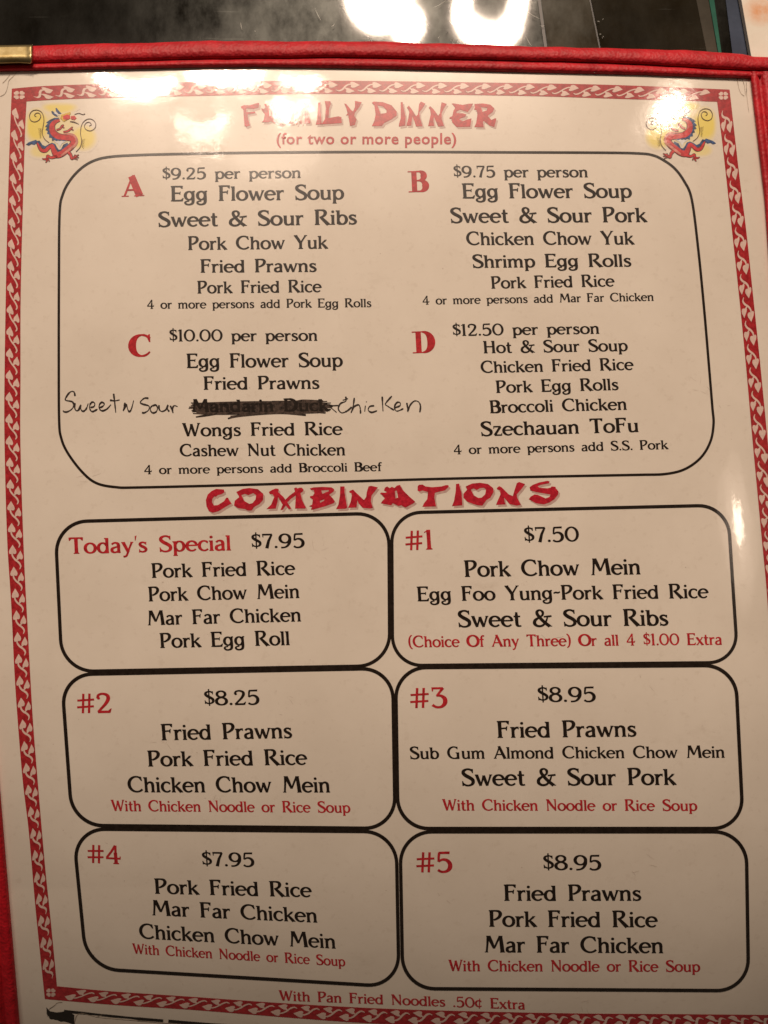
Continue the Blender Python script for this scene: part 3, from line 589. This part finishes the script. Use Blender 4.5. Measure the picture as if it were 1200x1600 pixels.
# ------------------------------------------------------------------ the lettering
LINES = [
 ("$9.25 per person", 254, 280.4, 470, 278, 18), ("Egg Flower Soup", 267, 314.6, 538, 311.5, 24), ("Sweet & Sour Ribs", 247.5, 354.6, 558, 350.6, 24),
 ("Pork Chow Yuk", 294, 390.6, 513, 388.4, 21.5), ("Fried Prawns", 313.5, 426, 495, 424.8, 21), ("Pork Fried Rice", 308.6, 458.6, 503, 456.4, 19.8),
 ("4 or more persons add Pork Egg Rolls", 230, 482.5, 580.5, 479.8, 14),
 ("$9.75 per person", 709.4, 277, 918.7, 277, 18), ("Egg Flower Soup", 723, 310, 988, 309, 23.5), ("Sweet & Sour Pork", 704.6, 348.4, 1012, 347, 24),
 ("Chicken Chow Yuk", 729, 383, 992, 382, 21.5), ("Shrimp Egg Rolls", 739, 418.5, 987, 416.6, 21), ("Pork Fried Rice", 768, 451, 961, 447.5, 19.3),
 ("4 or more persons add Mar Far Chicken", 660.6, 476, 1021.6, 470, 13.7),
 ("$10.00 per person", 265, 533.5, 496, 532.5, 18.7), ("Egg Flower Soup", 292, 575, 536, 573, 22.5), ("Fried Prawns", 318.5, 609, 499.5, 607.5, 21),
 ("Wongs Fried Rice", 285, 682, 536, 679.5, 21), ("Cashew Nut Chicken", 281, 713, 539.5, 711.5, 19.5), ("4 or more persons add Broccoli Beef", 225.5, 741, 597.5, 736, 14.3),
 ("$12.50 per person", 708, 525, 936.6, 521.5, 18.5), ("Hot & Sour Soup", 756, 552, 981.5, 548.5, 19.3), ("Chicken Fried Rice", 751.5, 582.8, 990.7, 578, 19.3),
 ("Pork Egg Rolls", 775.6, 614, 967, 609.4, 19.5), ("Broccoli Chicken", 766, 645.6, 979.6, 640.3, 20), ("Szechauan ToFu", 752, 681.4, 998, 675, 22.8),
 ("4 or more persons add S.S. Pork", 709.4, 710, 1045, 701.7, 15),
 ("Today's Special", 108, 865.5, 361, 860, 25.5, 'red'), ("$7.95", 393.6, 857, 476.5, 855.6, 22.5), ("Pork Fried Rice", 237.5, 903, 462, 898, 23),
 ("Pork Chow Mein", 232.5, 939.7, 468, 934.4, 23), ("Mar Far Chicken", 231, 977, 470.6, 971, 23), ("Pork Egg Roll", 250.5, 1012.6, 453, 1008, 23.5),
 ("#1", 634, 860, 676, 858.5, 31, 'red'), ("$7.50", 820, 847.5, 905.5, 846, 23.5), ("Pork Chow Mein", 726.5, 901.5, 1001, 897.5, 26),
 ("Egg Foo Yung-Pork Fried Rice", 652.5, 939.5, 1108, 934.5, 23), ("Sweet & Sour Ribs", 716.5, 980, 1045, 977.5, 26.5),
 ("(Choice Of Any Three) Or all 4 $1.00 Extra", 638.5, 1011.5, 1128, 1007.5, 18.5, 'red'),
 ("#2", 121, 1114.5, 175, 1113.5, 31, 'red'), ("$8.25", 320, 1102.5, 406, 1100.7, 23), ("Fried Prawns", 252.7, 1156.7, 457, 1153.4, 25.5),
 ("Pork Fried Rice", 231.7, 1197.7, 481, 1195, 25), ("Chicken Chow Mein", 200, 1238, 516, 1238.3, 25.5), ("With Chicken Noodle or Rice Soup", 174, 1267.3, 548, 1270, 17.8, 'red'),
 ("#3", 641.5, 1106.5, 700, 1105.5, 32, 'red'), ("$8.95", 841, 1097, 931.5, 1096.5, 23.5), ("Fried Prawns", 777.5, 1153, 995, 1151, 26.5),
 ("Sub Gum Almond Chicken Chow Mein", 641, 1186, 1132.5, 1184, 19.5), ("Sweet & Sour Pork", 722, 1228, 1057.5, 1226.5, 27), ("With Chicken Noodle or Rice Soup", 691.5, 1266.5, 1090, 1267, 18, 'red'),
 ("#4", 137.4, 1348, 189.7, 1350.5, 29, 'red'), ("$7.95", 316.6, 1353, 398, 1354.4, 22), ("Pork Fried Rice", 242.4, 1396.4, 488, 1402, 24),
 ("Mar Far Chicken", 238, 1430, 496, 1441.7, 24), ("Chicken Chow Mein", 218, 1466.4, 524.7, 1482.3, 24), ("With Chicken Noodle or Rice Soup", 207.4, 1490, 540, 1510, 16.3, 'red'),
 ("#5", 651, 1363, 707.5, 1363, 32, 'red'), ("$8.95", 849.5, 1359.5, 940, 1359.5, 23.5), ("Fried Prawns", 788, 1407.5, 1002.5, 1407.5, 25.5),
 ("Pork Fried Rice", 764.5, 1448, 1028.5, 1449, 26), ("Mar Far Chicken", 757.5, 1488, 1036.5, 1489.5, 26), ("With Chicken Noodle or Rice Soup", 701, 1517.5, 1094.5, 1518.5, 18, 'red'),
 ("With Pan Fried Noodles .50¢ Extra", 436, 1563.3, 820, 1577.5, 16.3, 'red')]
for L in LINES: line(page, *L)
line(page, 'Mandarin Duck', 300, 643.5, 515, 642, 20, 'black', dz=1.6e-4)
for ch, x0, x1, y, c in (('A', 190, 225.5, 307, 32), ('B', 638.5, 671, 300, 33), ('C', 200.5, 236, 557.5, 35), ('D', 645, 681, 551.5, 34)):
    line(page, ch, x0, y+.6, x1, y-.8, c, 'red', BD, name='section_letter')

# bold sans subtitle from the built-in letterforms
cu = bpy.data.curves.new('tmp', 'FONT'); cu.body = '(for two or more people)'; cu.offset = .022; cu.space_character = 1.08; cu.resolution_u = 3
ob = bpy.data.objects.new('tmp', cu); sc.collection.objects.link(ob); bpy.context.view_layer.update()
me = ob.to_mesh(); vv = np.array([tuple(v.co)[:2] for v in me.vertices]); tt = []
for pl in me.polygons:
    q = list(pl.vertices); tt += [(q[0], q[i], q[i+1]) for i in range(1, len(q)-1)]
ob.to_mesh_clear(); bpy.data.objects.remove(ob); bpy.data.curves.remove(cu)
vv[:, 0] -= vv[:, 0].min(); wd = vv[:, 0].max(); xh = vv[:, 1]
pts = np.stack([432+(713-432)*vv[:, 0]/wd, 225-xh*24.5], 1)
print_mesh('text_line', pts, tt, [M['red']], page, 6e-5, label='red bold print reading "(for two or more people)"')

# brush style headings, each letter an outline with its counters
def tx(loops, sx, sy, s): return [[(x/s+sx, y/s+sy) for x, y in l] for l in loops]
Mz = [(455, 98), (475, 85), (500, 75), (518, 78), (520, 92), (512, 95), (550, 130), (562, 148), (590, 120), (625, 95), (618, 75), (632, 68), (640, 75), (655, 70), (668, 70), (680, 82), (675, 95), (660, 105), (670, 150), (695, 200), (690, 205), (625, 205), (630, 120), (600, 140), (575, 165), (600, 205), (585, 210), (565, 185), (545, 212), (530, 215), (545, 180), (515, 130), (512, 160), (500, 205), (440, 208), (470, 180), (490, 130), (480, 112), (462, 112)]
C1 = [[[(115, 78), (165, 82), (168, 100), (150, 112), (125, 118), (112, 130), (105, 125), (90, 142), (88, 165), (100, 185), (125, 183), (165, 158), (180, 135), (192, 135), (200, 155), (215, 172), (190, 185), (130, 222), (92, 232), (68, 222), (52, 190), (48, 150), (60, 115), (85, 92)]],
 [[(245, 98), (285, 78), (330, 72), (385, 80), (420, 110), (418, 150), (395, 175), (360, 195), (345, 217), (320, 218), (300, 208), (255, 202), (230, 185), (235, 155), (265, 130)], [(278, 118), (300, 110), (322, 118), (355, 105), (373, 118), (370, 145), (350, 170), (330, 175), (295, 155)]],
 [Mz],
 [[(720, 75), (745, 68), (800, 65), (860, 68), (878, 80), (875, 95), (845, 115), (870, 140), (882, 160), (875, 170), (820, 190), (740, 212), (728, 212), (735, 195), (715, 190), (735, 180), (738, 160), (740, 145), (722, 135), (722, 125), (740, 122), (750, 105), (745, 85), (730, 85)], [(795, 88), (840, 85), (845, 92), (800, 110)], [(785, 155), (815, 145), (812, 155), (788, 168)]],
 [[(917, 62), (945, 62), (945, 100), (962, 200), (950, 206), (890, 208), (905, 180), (915, 120)]],
 [[(975, 92), (1000, 82), (1012, 95), (1070, 150), (1085, 130), (1088, 100), (1100, 62), (1118, 58), (1160, 68), (1140, 95), (1120, 120), (1115, 160), (1128, 200), (1110, 205), (1062, 200), (1035, 170), (1028, 150), (1022, 198), (968, 200), (985, 160), (992, 120), (990, 105), (978, 102)]]]
C2 = [[[(40, 85), (45, 68), (60, 60), (75, 70), (90, 62), (105, 70), (120, 55), (140, 50), (155, 80), (200, 125), (235, 155), (225, 165), (175, 192), (158, 185), (150, 178), (130, 182), (95, 165), (85, 178), (20, 165), (30, 150), (45, 135), (30, 115), (15, 105), (22, 98), (50, 100), (60, 95)], [(108, 88), (120, 85), (128, 130), (112, 135)]],
 [[(250, 60), (258, 50), (280, 48), (300, 60), (340, 65), (400, 60), (425, 52), (442, 52), (445, 62), (420, 85), (375, 95), (358, 100), (355, 130), (365, 185), (280, 187), (290, 165), (310, 140), (315, 95), (280, 85), (262, 92), (250, 85)]],
 [[(490, 45), (510, 42), (515, 70), (525, 100), (530, 178), (465, 183), (478, 150), (488, 90)]],
 [[(550, 60), (590, 42), (640, 37), (690, 45), (722, 70), (725, 95), (705, 130), (680, 145), (670, 160), (655, 180), (625, 178), (600, 170), (560, 155), (537, 130), (537, 105), (560, 80)], [(583, 80), (600, 72), (620, 82), (640, 70), (665, 68), (678, 80), (672, 110), (650, 130), (630, 132), (600, 115)]],
 [[(745, 70), (760, 58), (775, 65), (820, 110), (845, 120), (855, 85), (870, 40), (885, 32), (922, 45), (900, 75), (870, 110), (872, 130), (895, 175), (870, 180), (825, 170), (800, 140), (790, 130), (795, 160), (800, 172), (740, 175), (750, 150), (768, 110), (765, 85), (748, 78)]],
 [[(950, 65), (970, 50), (1010, 35), (1060, 25), (1075, 28), (1072, 40), (1020, 50), (1000, 58), (1010, 68), (1060, 72), (1080, 68), (1088, 60), (1112, 62), (1115, 75), (1130, 90), (1128, 110), (1105, 140), (1075, 160), (1040, 172), (990, 165), (945, 140), (955, 125), (980, 110), (1000, 112), (1050, 135), (1075, 125), (1080, 110), (1050, 105), (990, 95), (955, 85)]]]
D1 = [[[(110, 55), (125, 45), (200, 50), (270, 75), (312, 125), (312, 160), (270, 190), (210, 220), (190, 245), (110, 245), (130, 200), (140, 150), (130, 75)], [(155, 75), (200, 85), (230, 115), (228, 138), (180, 145)]],
 [[(345, 50), (360, 48), (370, 100), (385, 170), (382, 240), (330, 248), (330, 230), (345, 180), (345, 110)]],
 [[(395, 95), (412, 78), (435, 110), (470, 165), (485, 150), (490, 110), (495, 65), (510, 45), (545, 62), (525, 95), (498, 130), (500, 170), (523, 245), (470, 248), (455, 200), (440, 165), (435, 200), (432, 240), (392, 242), (405, 190), (415, 130), (405, 105)]],
 [[(573, 95), (585, 82), (610, 105), (650, 160), (665, 140), (670, 90), (678, 50), (720, 65), (700, 95), (678, 140), (680, 190), (698, 245), (650, 248), (632, 205), (615, 165), (612, 205), (618, 242), (568, 245), (578, 200), (590, 150), (585, 110)]],
 [[(760, 62), (775, 60), (850, 72), (905, 62), (935, 62), (915, 100), (890, 130), (830, 110), (800, 125), (800, 140), (850, 140), (880, 150), (870, 170), (835, 180), (820, 190), (850, 205), (890, 190), (922, 182), (912, 250), (800, 252), (765, 215), (760, 185), (742, 185), (745, 172), (765, 165), (775, 120), (790, 95), (775, 75)]],
 [[(945, 65), (1010, 60), (1075, 70), (1108, 100), (1095, 130), (1060, 155), (1055, 165), (1085, 195), (1115, 180), (1125, 185), (1108, 252), (1070, 240), (1020, 200), (1015, 215), (1022, 255), (945, 252), (960, 220), (970, 150), (965, 115), (942, 110), (950, 90)], [(1000, 90), (1050, 95), (1048, 115), (1010, 130)]]]
F1 = [[[(85, 85), (110, 75), (160, 75), (225, 55), (235, 60), (230, 95), (190, 105), (130, 100), (130, 130), (200, 125), (205, 140), (140, 150), (145, 190), (160, 240), (130, 252), (115, 245), (110, 190), (105, 110), (88, 95)]],
 [[(275, 65), (290, 62), (300, 80), (315, 75), (325, 85), (345, 50), (355, 55), (360, 100), (375, 160), (415, 190), (440, 215), (410, 240), (370, 225), (330, 205), (310, 215), (255, 215), (270, 195), (280, 150), (255, 115), (250, 100), (275, 105), (285, 90)], [(315, 110), (328, 108), (333, 160), (318, 165)]],
 [[(470+(x-440)*.72, 50+(y-68)*1.27) for x, y in Mz]],
 [[(715, 55), (735, 50), (735, 120), (745, 230), (695, 235), (705, 190), (712, 120)]],
 [[(770, 42), (815, 42), (820, 60), (805, 100), (800, 180), (880, 165), (905, 172), (908, 220), (840, 225), (760, 230), (740, 232), (770, 190), (778, 100)]],
 [[(928, 60), (945, 65), (985, 115), (1000, 125), (1015, 90), (1015, 40), (1070, 50), (1050, 90), (1015, 135), (1010, 160), (1028, 190), (1015, 235), (975, 245), (968, 200), (960, 155), (942, 160), (955, 140), (945, 100)]]]
def subdiv(V, T):
    V = [tuple(v) for v in V]; out = []; c = {}
    def mid(a, b2):
        k = (min(a, b2), max(a, b2))
        if k not in c: c[k] = len(V); V.append(((V[a][0]+V[b2][0])/2, (V[a][1]+V[b2][1])/2))
        return c[k]
    for a, b2, d in T:
        e, f, g = mid(a, b2), mid(b2, d), mid(d, a); out += [(a, e, g), (e, b2, f), (g, f, d), (e, f, g)]
    return np.array(V), out
def heading(word, groups, mat):
    parts = []
    for letters, sx, sy, s in groups:
        for lt in letters:
            v, t = tess(tx(lt, sx, sy, s)); v, t = subdiv(v, t); parts.append((v, t, 0))
    V, T, _ = merge(parts)
    print_mesh('heading_shadow', V+np.array([[2.6, 3.2]]), T, [M['shadow']], page, 4e-5)
    print_mesh('heading', V, T, [M[mat]], page, 9e-5, label='red brush style heading reading "%s"' % word)
heading('FAMILY', [(F1, 360, 150, 5.217)], 'red')
heading('DINNER', [(D1, 560, 150, 5.217)], 'red')
heading('COMBINATIONS', [(C1, 310, 745, 4.138), (C2, 590, 745, 4.0)], 'crimson')

# handwriting and the crossed-out words
def pen(name, strokes, ox, oy, s, wd, mat, label, dz=8e-5, seed=1):
    rr = random.Random(seed); q = []
    for st in strokes:
        c = catmull([(x/s+ox, y/s+oy) for x, y in st], 6)
        wv = [wd*(.72+.28*math.sin(i*.35+rr.random()*2)+.15*rr.random()) for i in range(len(c))]
        wv[0] *= .6; wv[-1] *= .5
        q += ribbon(np.c_[c, wv])
    v, t = union(q); print_mesh(name, v, t, [M[mat]], page, dz, label=label)
hw1 = [[(112, 78), (108, 54), (92, 47), (72, 60), (50, 95), (56, 106), (95, 115), (104, 140), (88, 165), (60, 180), (40, 178), (35, 170)],
 [(112, 122), (110, 150), (118, 170), (135, 168), (150, 135), (150, 162), (165, 176), (185, 160), (198, 125)],
 [(212, 152), (235, 145), (240, 125), (225, 116), (210, 132), (208, 160), (225, 178), (258, 162)],
 [(265, 155), (290, 145), (302, 128), (285, 118), (270, 135), (270, 160), (290, 173), (320, 160), (345, 132)],
 [(362, 62), (368, 110), (376, 186)], [(338, 104), (370, 108), (402, 102)],
 [(436, 120), (430, 150), (424, 172), (436, 150), (446, 132), (452, 160), (464, 178), (478, 158), (492, 105)],
 [(588, 92), (560, 92), (534, 118), (552, 130), (590, 142), (588, 168), (560, 186), (545, 183)],
 [(628, 136), (606, 145), (600, 168), (614, 186), (636, 180), (646, 156), (636, 136), (620, 138)],
 [(655, 136), (658, 165), (675, 177), (700, 165), (714, 136), (710, 160), (722, 178)],
 [(728, 140), (740, 165), (746, 187), (742, 160), (754, 140), (776, 146)]]
pen('handwriting', hw1, 90, 600, 4.138, 2.8, 'pen', 'handwritten black pen words "Sweet N Sour"')
hw2 = [[(720, 103), (745, 104), (770, 102)], [(800, 60), (803, 74), (798, 84), (775, 94), (765, 118), (780, 138), (806, 130), (830, 110)], [(786, 78), (812, 70)],
 [(842, 66), (836, 108), (826, 138), (840, 110), (862, 100), (870, 115), (872, 142)], [(895, 104), (892, 132)], [(899, 84), (902, 87)],
 [(938, 104), (916, 108), (909, 125), (925, 136), (952, 128)], [(976, 60), (978, 100), (980, 132)], [(1022, 58), (992, 94), (1002, 106), (1034, 126)],
 [(1032, 115), (1060, 105), (1062, 90), (1047, 89), (1035, 110), (1046, 130), (1078, 118)], [(1094, 90), (1098, 112), (1099, 132), (1110, 102), (1130, 82), (1150, 85), (1160, 105), (1157, 136)]]
pen('handwriting', hw2, 280, 600, 3.077, 2.7, 'pen', 'handwritten black pen word "Chicken"', seed=5)
rr = random.Random(11); q = []
for k in range(18):
    y = 627+k*1.14; xa = 293+abs(k-8)*.7+rr.uniform(0, 9); xb = 522-abs(k-7)*.8-rr.uniform(0, 7)
    if k < 3: xa = 300+rr.uniform(0, 30); 
    if k < 2: xa = 425; xb = 505
    q += ribbon(catmull([(xa, y+rr.uniform(-1, 1), 1.5), (xa+35, y+rr.uniform(-.8, .8), 2.5), ((xa+xb)/2, y-.5+rr.uniform(-1, 1), 2.5), (xb-30, y-1+rr.uniform(-1, 1), 2.5), (xb, y-1+rr.uniform(-1.5, 1.5), 1.2)], 8))
for k in range(16):
    x = 300+k*14; q += ribbon([(x, 630+rr.uniform(-1, 2), 1.2), (x+16, 645+rr.uniform(-2, 1), 1.4)])
for st in ([(306, 651.5, 2), (322, 649, 3.2), (345, 646, 1.5)], [(356, 654, 2.2), (372, 650, 3.4), (415, 646.5, 2.6), (445, 646, 2.2), (478, 648.5, 3)], [(360, 650, 1.2), (420, 645, 1.4), (470, 645, 1.2)]):
    q += ribbon(catmull(st, 8))
v, t = union(q); print_mesh('marker_scribble', v, t, [M['marker']], page, 8e-5, label='dark marker strokes crossing out a printed line')

# ------------------------------------------------------------------ dragons
def dragon(fx, label):
    parts = []
    def poly(l, mi): 
        v, t = tess([l]); parts.append((v, t, mi))
    def stk(pts, mi, grow=0, n=7):
        v, t = union(ribbon(catmull([(a, b, c+grow) for a, b, c in pts], n))); parts.append((v, t, mi))
    body = [(545, 325, 30), (480, 345, 58), (440, 400, 76), (450, 480, 84), (510, 535, 84), (600, 555, 76), (690, 565, 80), (733, 600, 84), (705, 665, 84), (630, 725, 84), (560, 775, 84), (500, 785, 84), (465, 730, 70), (440, 665, 52), (395, 690, 50), (350, 730, 52), (300, 725, 46), (268, 680, 38), (240, 625, 20)]
    legs = [[(510, 800, 46), (430, 825, 30), (380, 800, 26), (372, 840, 26), (330, 846, 16), (308, 835, 6)], [(372, 830, 20), (370, 870, 16), (352, 893, 5)], [(380, 835, 18), (398, 862, 12), (402, 882, 5)],
            [(640, 730, 44), (690, 790, 38), (702, 838, 26), (745, 812, 24), (800, 788, 6)], [(745, 820, 16), (800, 826, 5)], [(700, 850, 18), (735, 838, 12), (785, 856, 5)], [(740, 812, 14), (748, 782, 5)]]
    arms = [[(498, 455, 20), (545, 440, 22), (575, 400, 22), (600, 390, 12)], [(575, 410, 16), (605, 432, 8)], [(590, 482, 18), (650, 470, 24), (690, 440, 22), (715, 412, 10)], [(690, 435, 16), (728, 462, 8)]]
    layers = []
    for st in [body]+legs+arms: stk(st, 0, 10)
    base = merge(parts); layers.append((base, 7.0e-5)); parts.clear()
    mane = [(545, 290), (470, 292), (410, 318), (358, 358), (385, 362), (345, 412), (372, 420), (350, 455), (382, 468), (372, 505), (402, 515), (398, 555), (436, 562), (440, 604), (478, 590), (500, 612), (520, 592), (545, 616), (562, 592), (600, 610), (622, 590), (660, 596), (680, 570), (600, 572), (520, 556), (455, 512), (412, 452), (405, 400), (430, 350), (490, 318)]
    tail = [(88, 650), (130, 618), (180, 600), (225, 585), (240, 602), (272, 596), (290, 622), (312, 655), (350, 672), (400, 642), (440, 625), (482, 640), (505, 685), (532, 720), (560, 712), (590, 650), (650, 622), (655, 650), (620, 690), (575, 745), (530, 765), (492, 715), (450, 655), (400, 672), (350, 712), (300, 690), (270, 640), (240, 628), (205, 655), (160, 645), (130, 664)]
    poly(mane, 1); poly(tail, 1)
    poly([(428, 205), (450, 200), (495, 248), (522, 282), (480, 268), (440, 238)], 1); poly([(485, 165), (500, 158), (532, 198), (568, 236), (530, 242), (495, 208)], 1)
    layers.append((merge(parts), 9.0e-5)); parts.clear()
    for st in [body]+legs+arms: stk(st, 2, -5 if st is not body else -8)
    layers.append((merge(parts), 1.1e-4)); parts.clear()
    stk([(590, 508, 12), (660, 508, 26), (735, 528, 30), (772, 590, 32), (755, 650, 34), (690, 700, 32), (620, 755, 30), (560, 800, 20)], 3)
    poly([(548, 300), (565, 250), (620, 232), (685, 212), (692, 238), (660, 260), (640, 320), (600, 345)], 4)
    poly([(460, 225), (520, 262), (545, 262), (520, 235), (490, 215), (480, 190), (472, 225)], 5)
    poly([(455, 600), (520, 640), (545, 690), (570, 640), (640, 600), (600, 606), (560, 602), (500, 606)], 5)
    layers.append((merge(parts), 1.3e-4)); parts.clear()
    poly([(585, 270), (640, 245), (680, 262), (680, 300), (640, 320), (590, 310)], 2); poly([(690, 270), (740, 262), (768, 296), (738, 322), (690, 306)], 2)
    stk([(680, 340, 14), (740, 350, 16), (800, 378, 4)], 0)
    wh = [[(400, 625), (340, 575), (308, 500), (315, 430), (330, 340), (322, 262), (290, 208), (230, 186), (170, 203), (138, 260), (152, 322), (205, 345), (262, 322), (288, 270), (265, 230), (225, 230), (205, 258), (228, 278)],
          [(760, 745), (815, 685), (835, 600), (820, 500), (832, 400), (870, 335), (930, 304), (990, 320), (1024, 375), (1008, 435), (950, 465), (892, 445), (872, 400), (898, 358), (940, 350), (965, 382), (935, 400)],
          [(740, 246), (800, 230), (850, 246), (882, 236)]]
    for st in wh: stk([(a, b2, 9) for a, b2 in st], 0, 0, 6)
    for a in range(9): stk([(300-a*1, 440+a*14, 4), (250+a*3, 430+a*17, 2)], 0)
    for a in range(7): stk([(838, 590+a*14, 4), (885-a*3, 575+a*22, 2)], 0)
    layers.append((merge(parts), 1.5e-4)); parts.clear()
    mats = [M['outline'], M['blue'], M['body'], M['pink'], M['gold'], M['white']]
    V = []; T = []; MI = []; o = 0; NN = []
    for (v, t, mi), dz in layers:
        s = fx(v); p = P(s[:, 0], s[:, 1], dz); V.append(p); NN.append(N(p[:, 0], p[:, 1]))
        for k, q in enumerate(t):
            a, b2, c = p[q[0]], p[q[1]], p[q[2]]; ar = (b2[0]-a[0])*(c[1]-a[1])-(b2[1]-a[1])*(c[0]-a[0])
            if abs(ar) < 1e-14: continue
            q = q if ar > 0 else q[::-1]; T.append(tuple(i+o for i in q)); MI.append(mi[k])
        o += len(v)
    link('dragon_print', mesh('dragon_print', np.concatenate(V), T, np.concatenate(NN), mi=MI), page, mats, label=label)
    # soft yellow wash behind it
    n = 60; gx, gy = np.meshgrid(np.linspace(60, 1090, n), np.linspace(75, 860, n)); gx = gx.ravel(); gy = gy.ravel()
    val = np.zeros(n*n)
    for cx, cy, rx, ry, a in ((240, 400, 190, 260, 1), (540, 150, 260, 100, .9), (860, 560, 200, 190, .9), (290, 740, 170, 110, .6), (520, 430, 330, 300, .45)):
        val = np.maximum(val, a*np.clip(1.5*(1-((gx-cx)/rx)**2-((gy-cy)/ry)**2), 0, 1))
    edge = np.minimum.reduce([gx-60, 1090-gx, gy-75, 860-gy])/60; val *= np.clip(edge, 0, 1)
    s = fx(np.stack([gx, gy], 1)); p = P(s[:, 0], s[:, 1], 3e-5)
    Fc = []
    for r_ in range(n-1):
        for c in range(n-1):
            ids = (r_*n+c, (r_+1)*n+c, (r_+1)*n+c+1, r_*n+c+1)
            if max(val[i] for i in ids) > .01: Fc.append(ids)
    if _cw([p[i] for i in Fc[0]]): Fc = [f[::-1] for f in Fc]
    me = mesh('dragon_wash', p, Fc, N(p[:, 0], p[:, 1]))
    at = me.attributes.new('wash', 'FLOAT', 'POINT'); at.data.foreach_set('value', val)
    link('dragon_wash', me, page, [M['wash']])
dragon(lambda v: np.stack([30+v[:, 0]/8.571, 150+v[:, 1]/8.571], 1), 'small red and blue dragon print in the left corner')
dragon(lambda v: np.stack([1000+(1108-v[:, 0])/8.571, 148+v[:, 1]/8.571], 1), 'small red and blue dragon print in the right corner')

# ------------------------------------------------------------------ worn details
pen('crease_line', [[(0, 151), (8, 146), (12, 135), (14, 126), (22, 118), (26, 113)], [(4, 130), (10, 124), (16, 116)]], 0, 0, 1, .9, 'crease', 'cracked plastic at the corner')
pen('crease_line', [[(1152, 122), (1154, 136), (1158, 146), (1163, 150)], [(1166, 128), (1167, 150), (1170, 175)], [(1160, 124), (1163, 134), (1165, 150)]], 0, 0, 1, .9, 'crease', 'cracked plastic at the corner', seed=3)
pen('crease_line', [[(76, 1577), (84, 1572), (90, 1567), (97, 1566)], [(160, 1585), (150, 1590)]], 0, 0, 1, 1.2, 'crease', 'torn paper edge below the border', seed=4)
# top edge of the black printed panel pasted below the border
q = [[(72.5, 1574), (78, 1580), (88, 1582), (97, 1581), (104, 1578.5), (116, 1586), (117, 1660), (76, 1660)]]
q += ribbon([(100, 1580, 4.5), (130, 1583, 4.2), (150, 1585, 3.2)]); q += ribbon([(150, 1585, 3.2), (172, 1587.5, 4), (205, 1590.5, 3.2), (218, 1592, 4.6), (255, 1595, 4.4)])
q += ribbon([(263, 1595.5, 5), (285, 1597.5, 5), (330, 1601, 4.5), (420, 1606, 4.5)])
v, t = union(q); v2, t2 = subdiv(v, t); print_mesh('black_panel_edge', v2, t2, [M['black']], page, 6e-5, label='black printed edge below the border, partly torn')
pen('thin_rule', [[(119, 1660), (119, 1588), (160, 1590.5), (260, 1599), (400, 1612)]], 0, 0, 1, 1.0, 'crease', 'fine rule inside the black panel', seed=8)

smear = ink('handling_mark', (.60, .52, .45), .1); M['smear'] = smear
rr = random.Random(21); q = []
for x, y, n in ((452, 1100, 5), (492, 858, 4), (850, 1000, 5), (1015, 1060, 3), (1090, 600, 5), (250, 1150, 6), (180, 1330, 4), (900, 1560, 5), (1120, 640, 4), (330, 1250, 3), (130, 760, 3), (700, 1400, 4), (1000, 1350, 4)):
    for k in range(n):
        a = rr.uniform(-1.9, -.6) if rr.random() < .6 else rr.uniform(-.5, .5); L = rr.uniform(3, 16); x0 = x+rr.uniform(-18, 18); y0 = y+rr.uniform(-16, 16)
        q += ribbon(catmull([(x0, y0, .2), (x0+L*.5*math.cos(a)+rr.uniform(-1, 1), y0-L*.5*math.sin(a), rr.uniform(.4, 1.0)), (x0+L*math.cos(a), y0-L*math.sin(a), .2)], 4))
for k in range(60): q += dot(rr.uniform(60, 1150), rr.uniform(170, 1540), rr.uniform(.4, 1.1))
v, t = union(q); print_mesh('scuff_marks', v, t, [smear], page, 3.5e-5, kind='stuff')
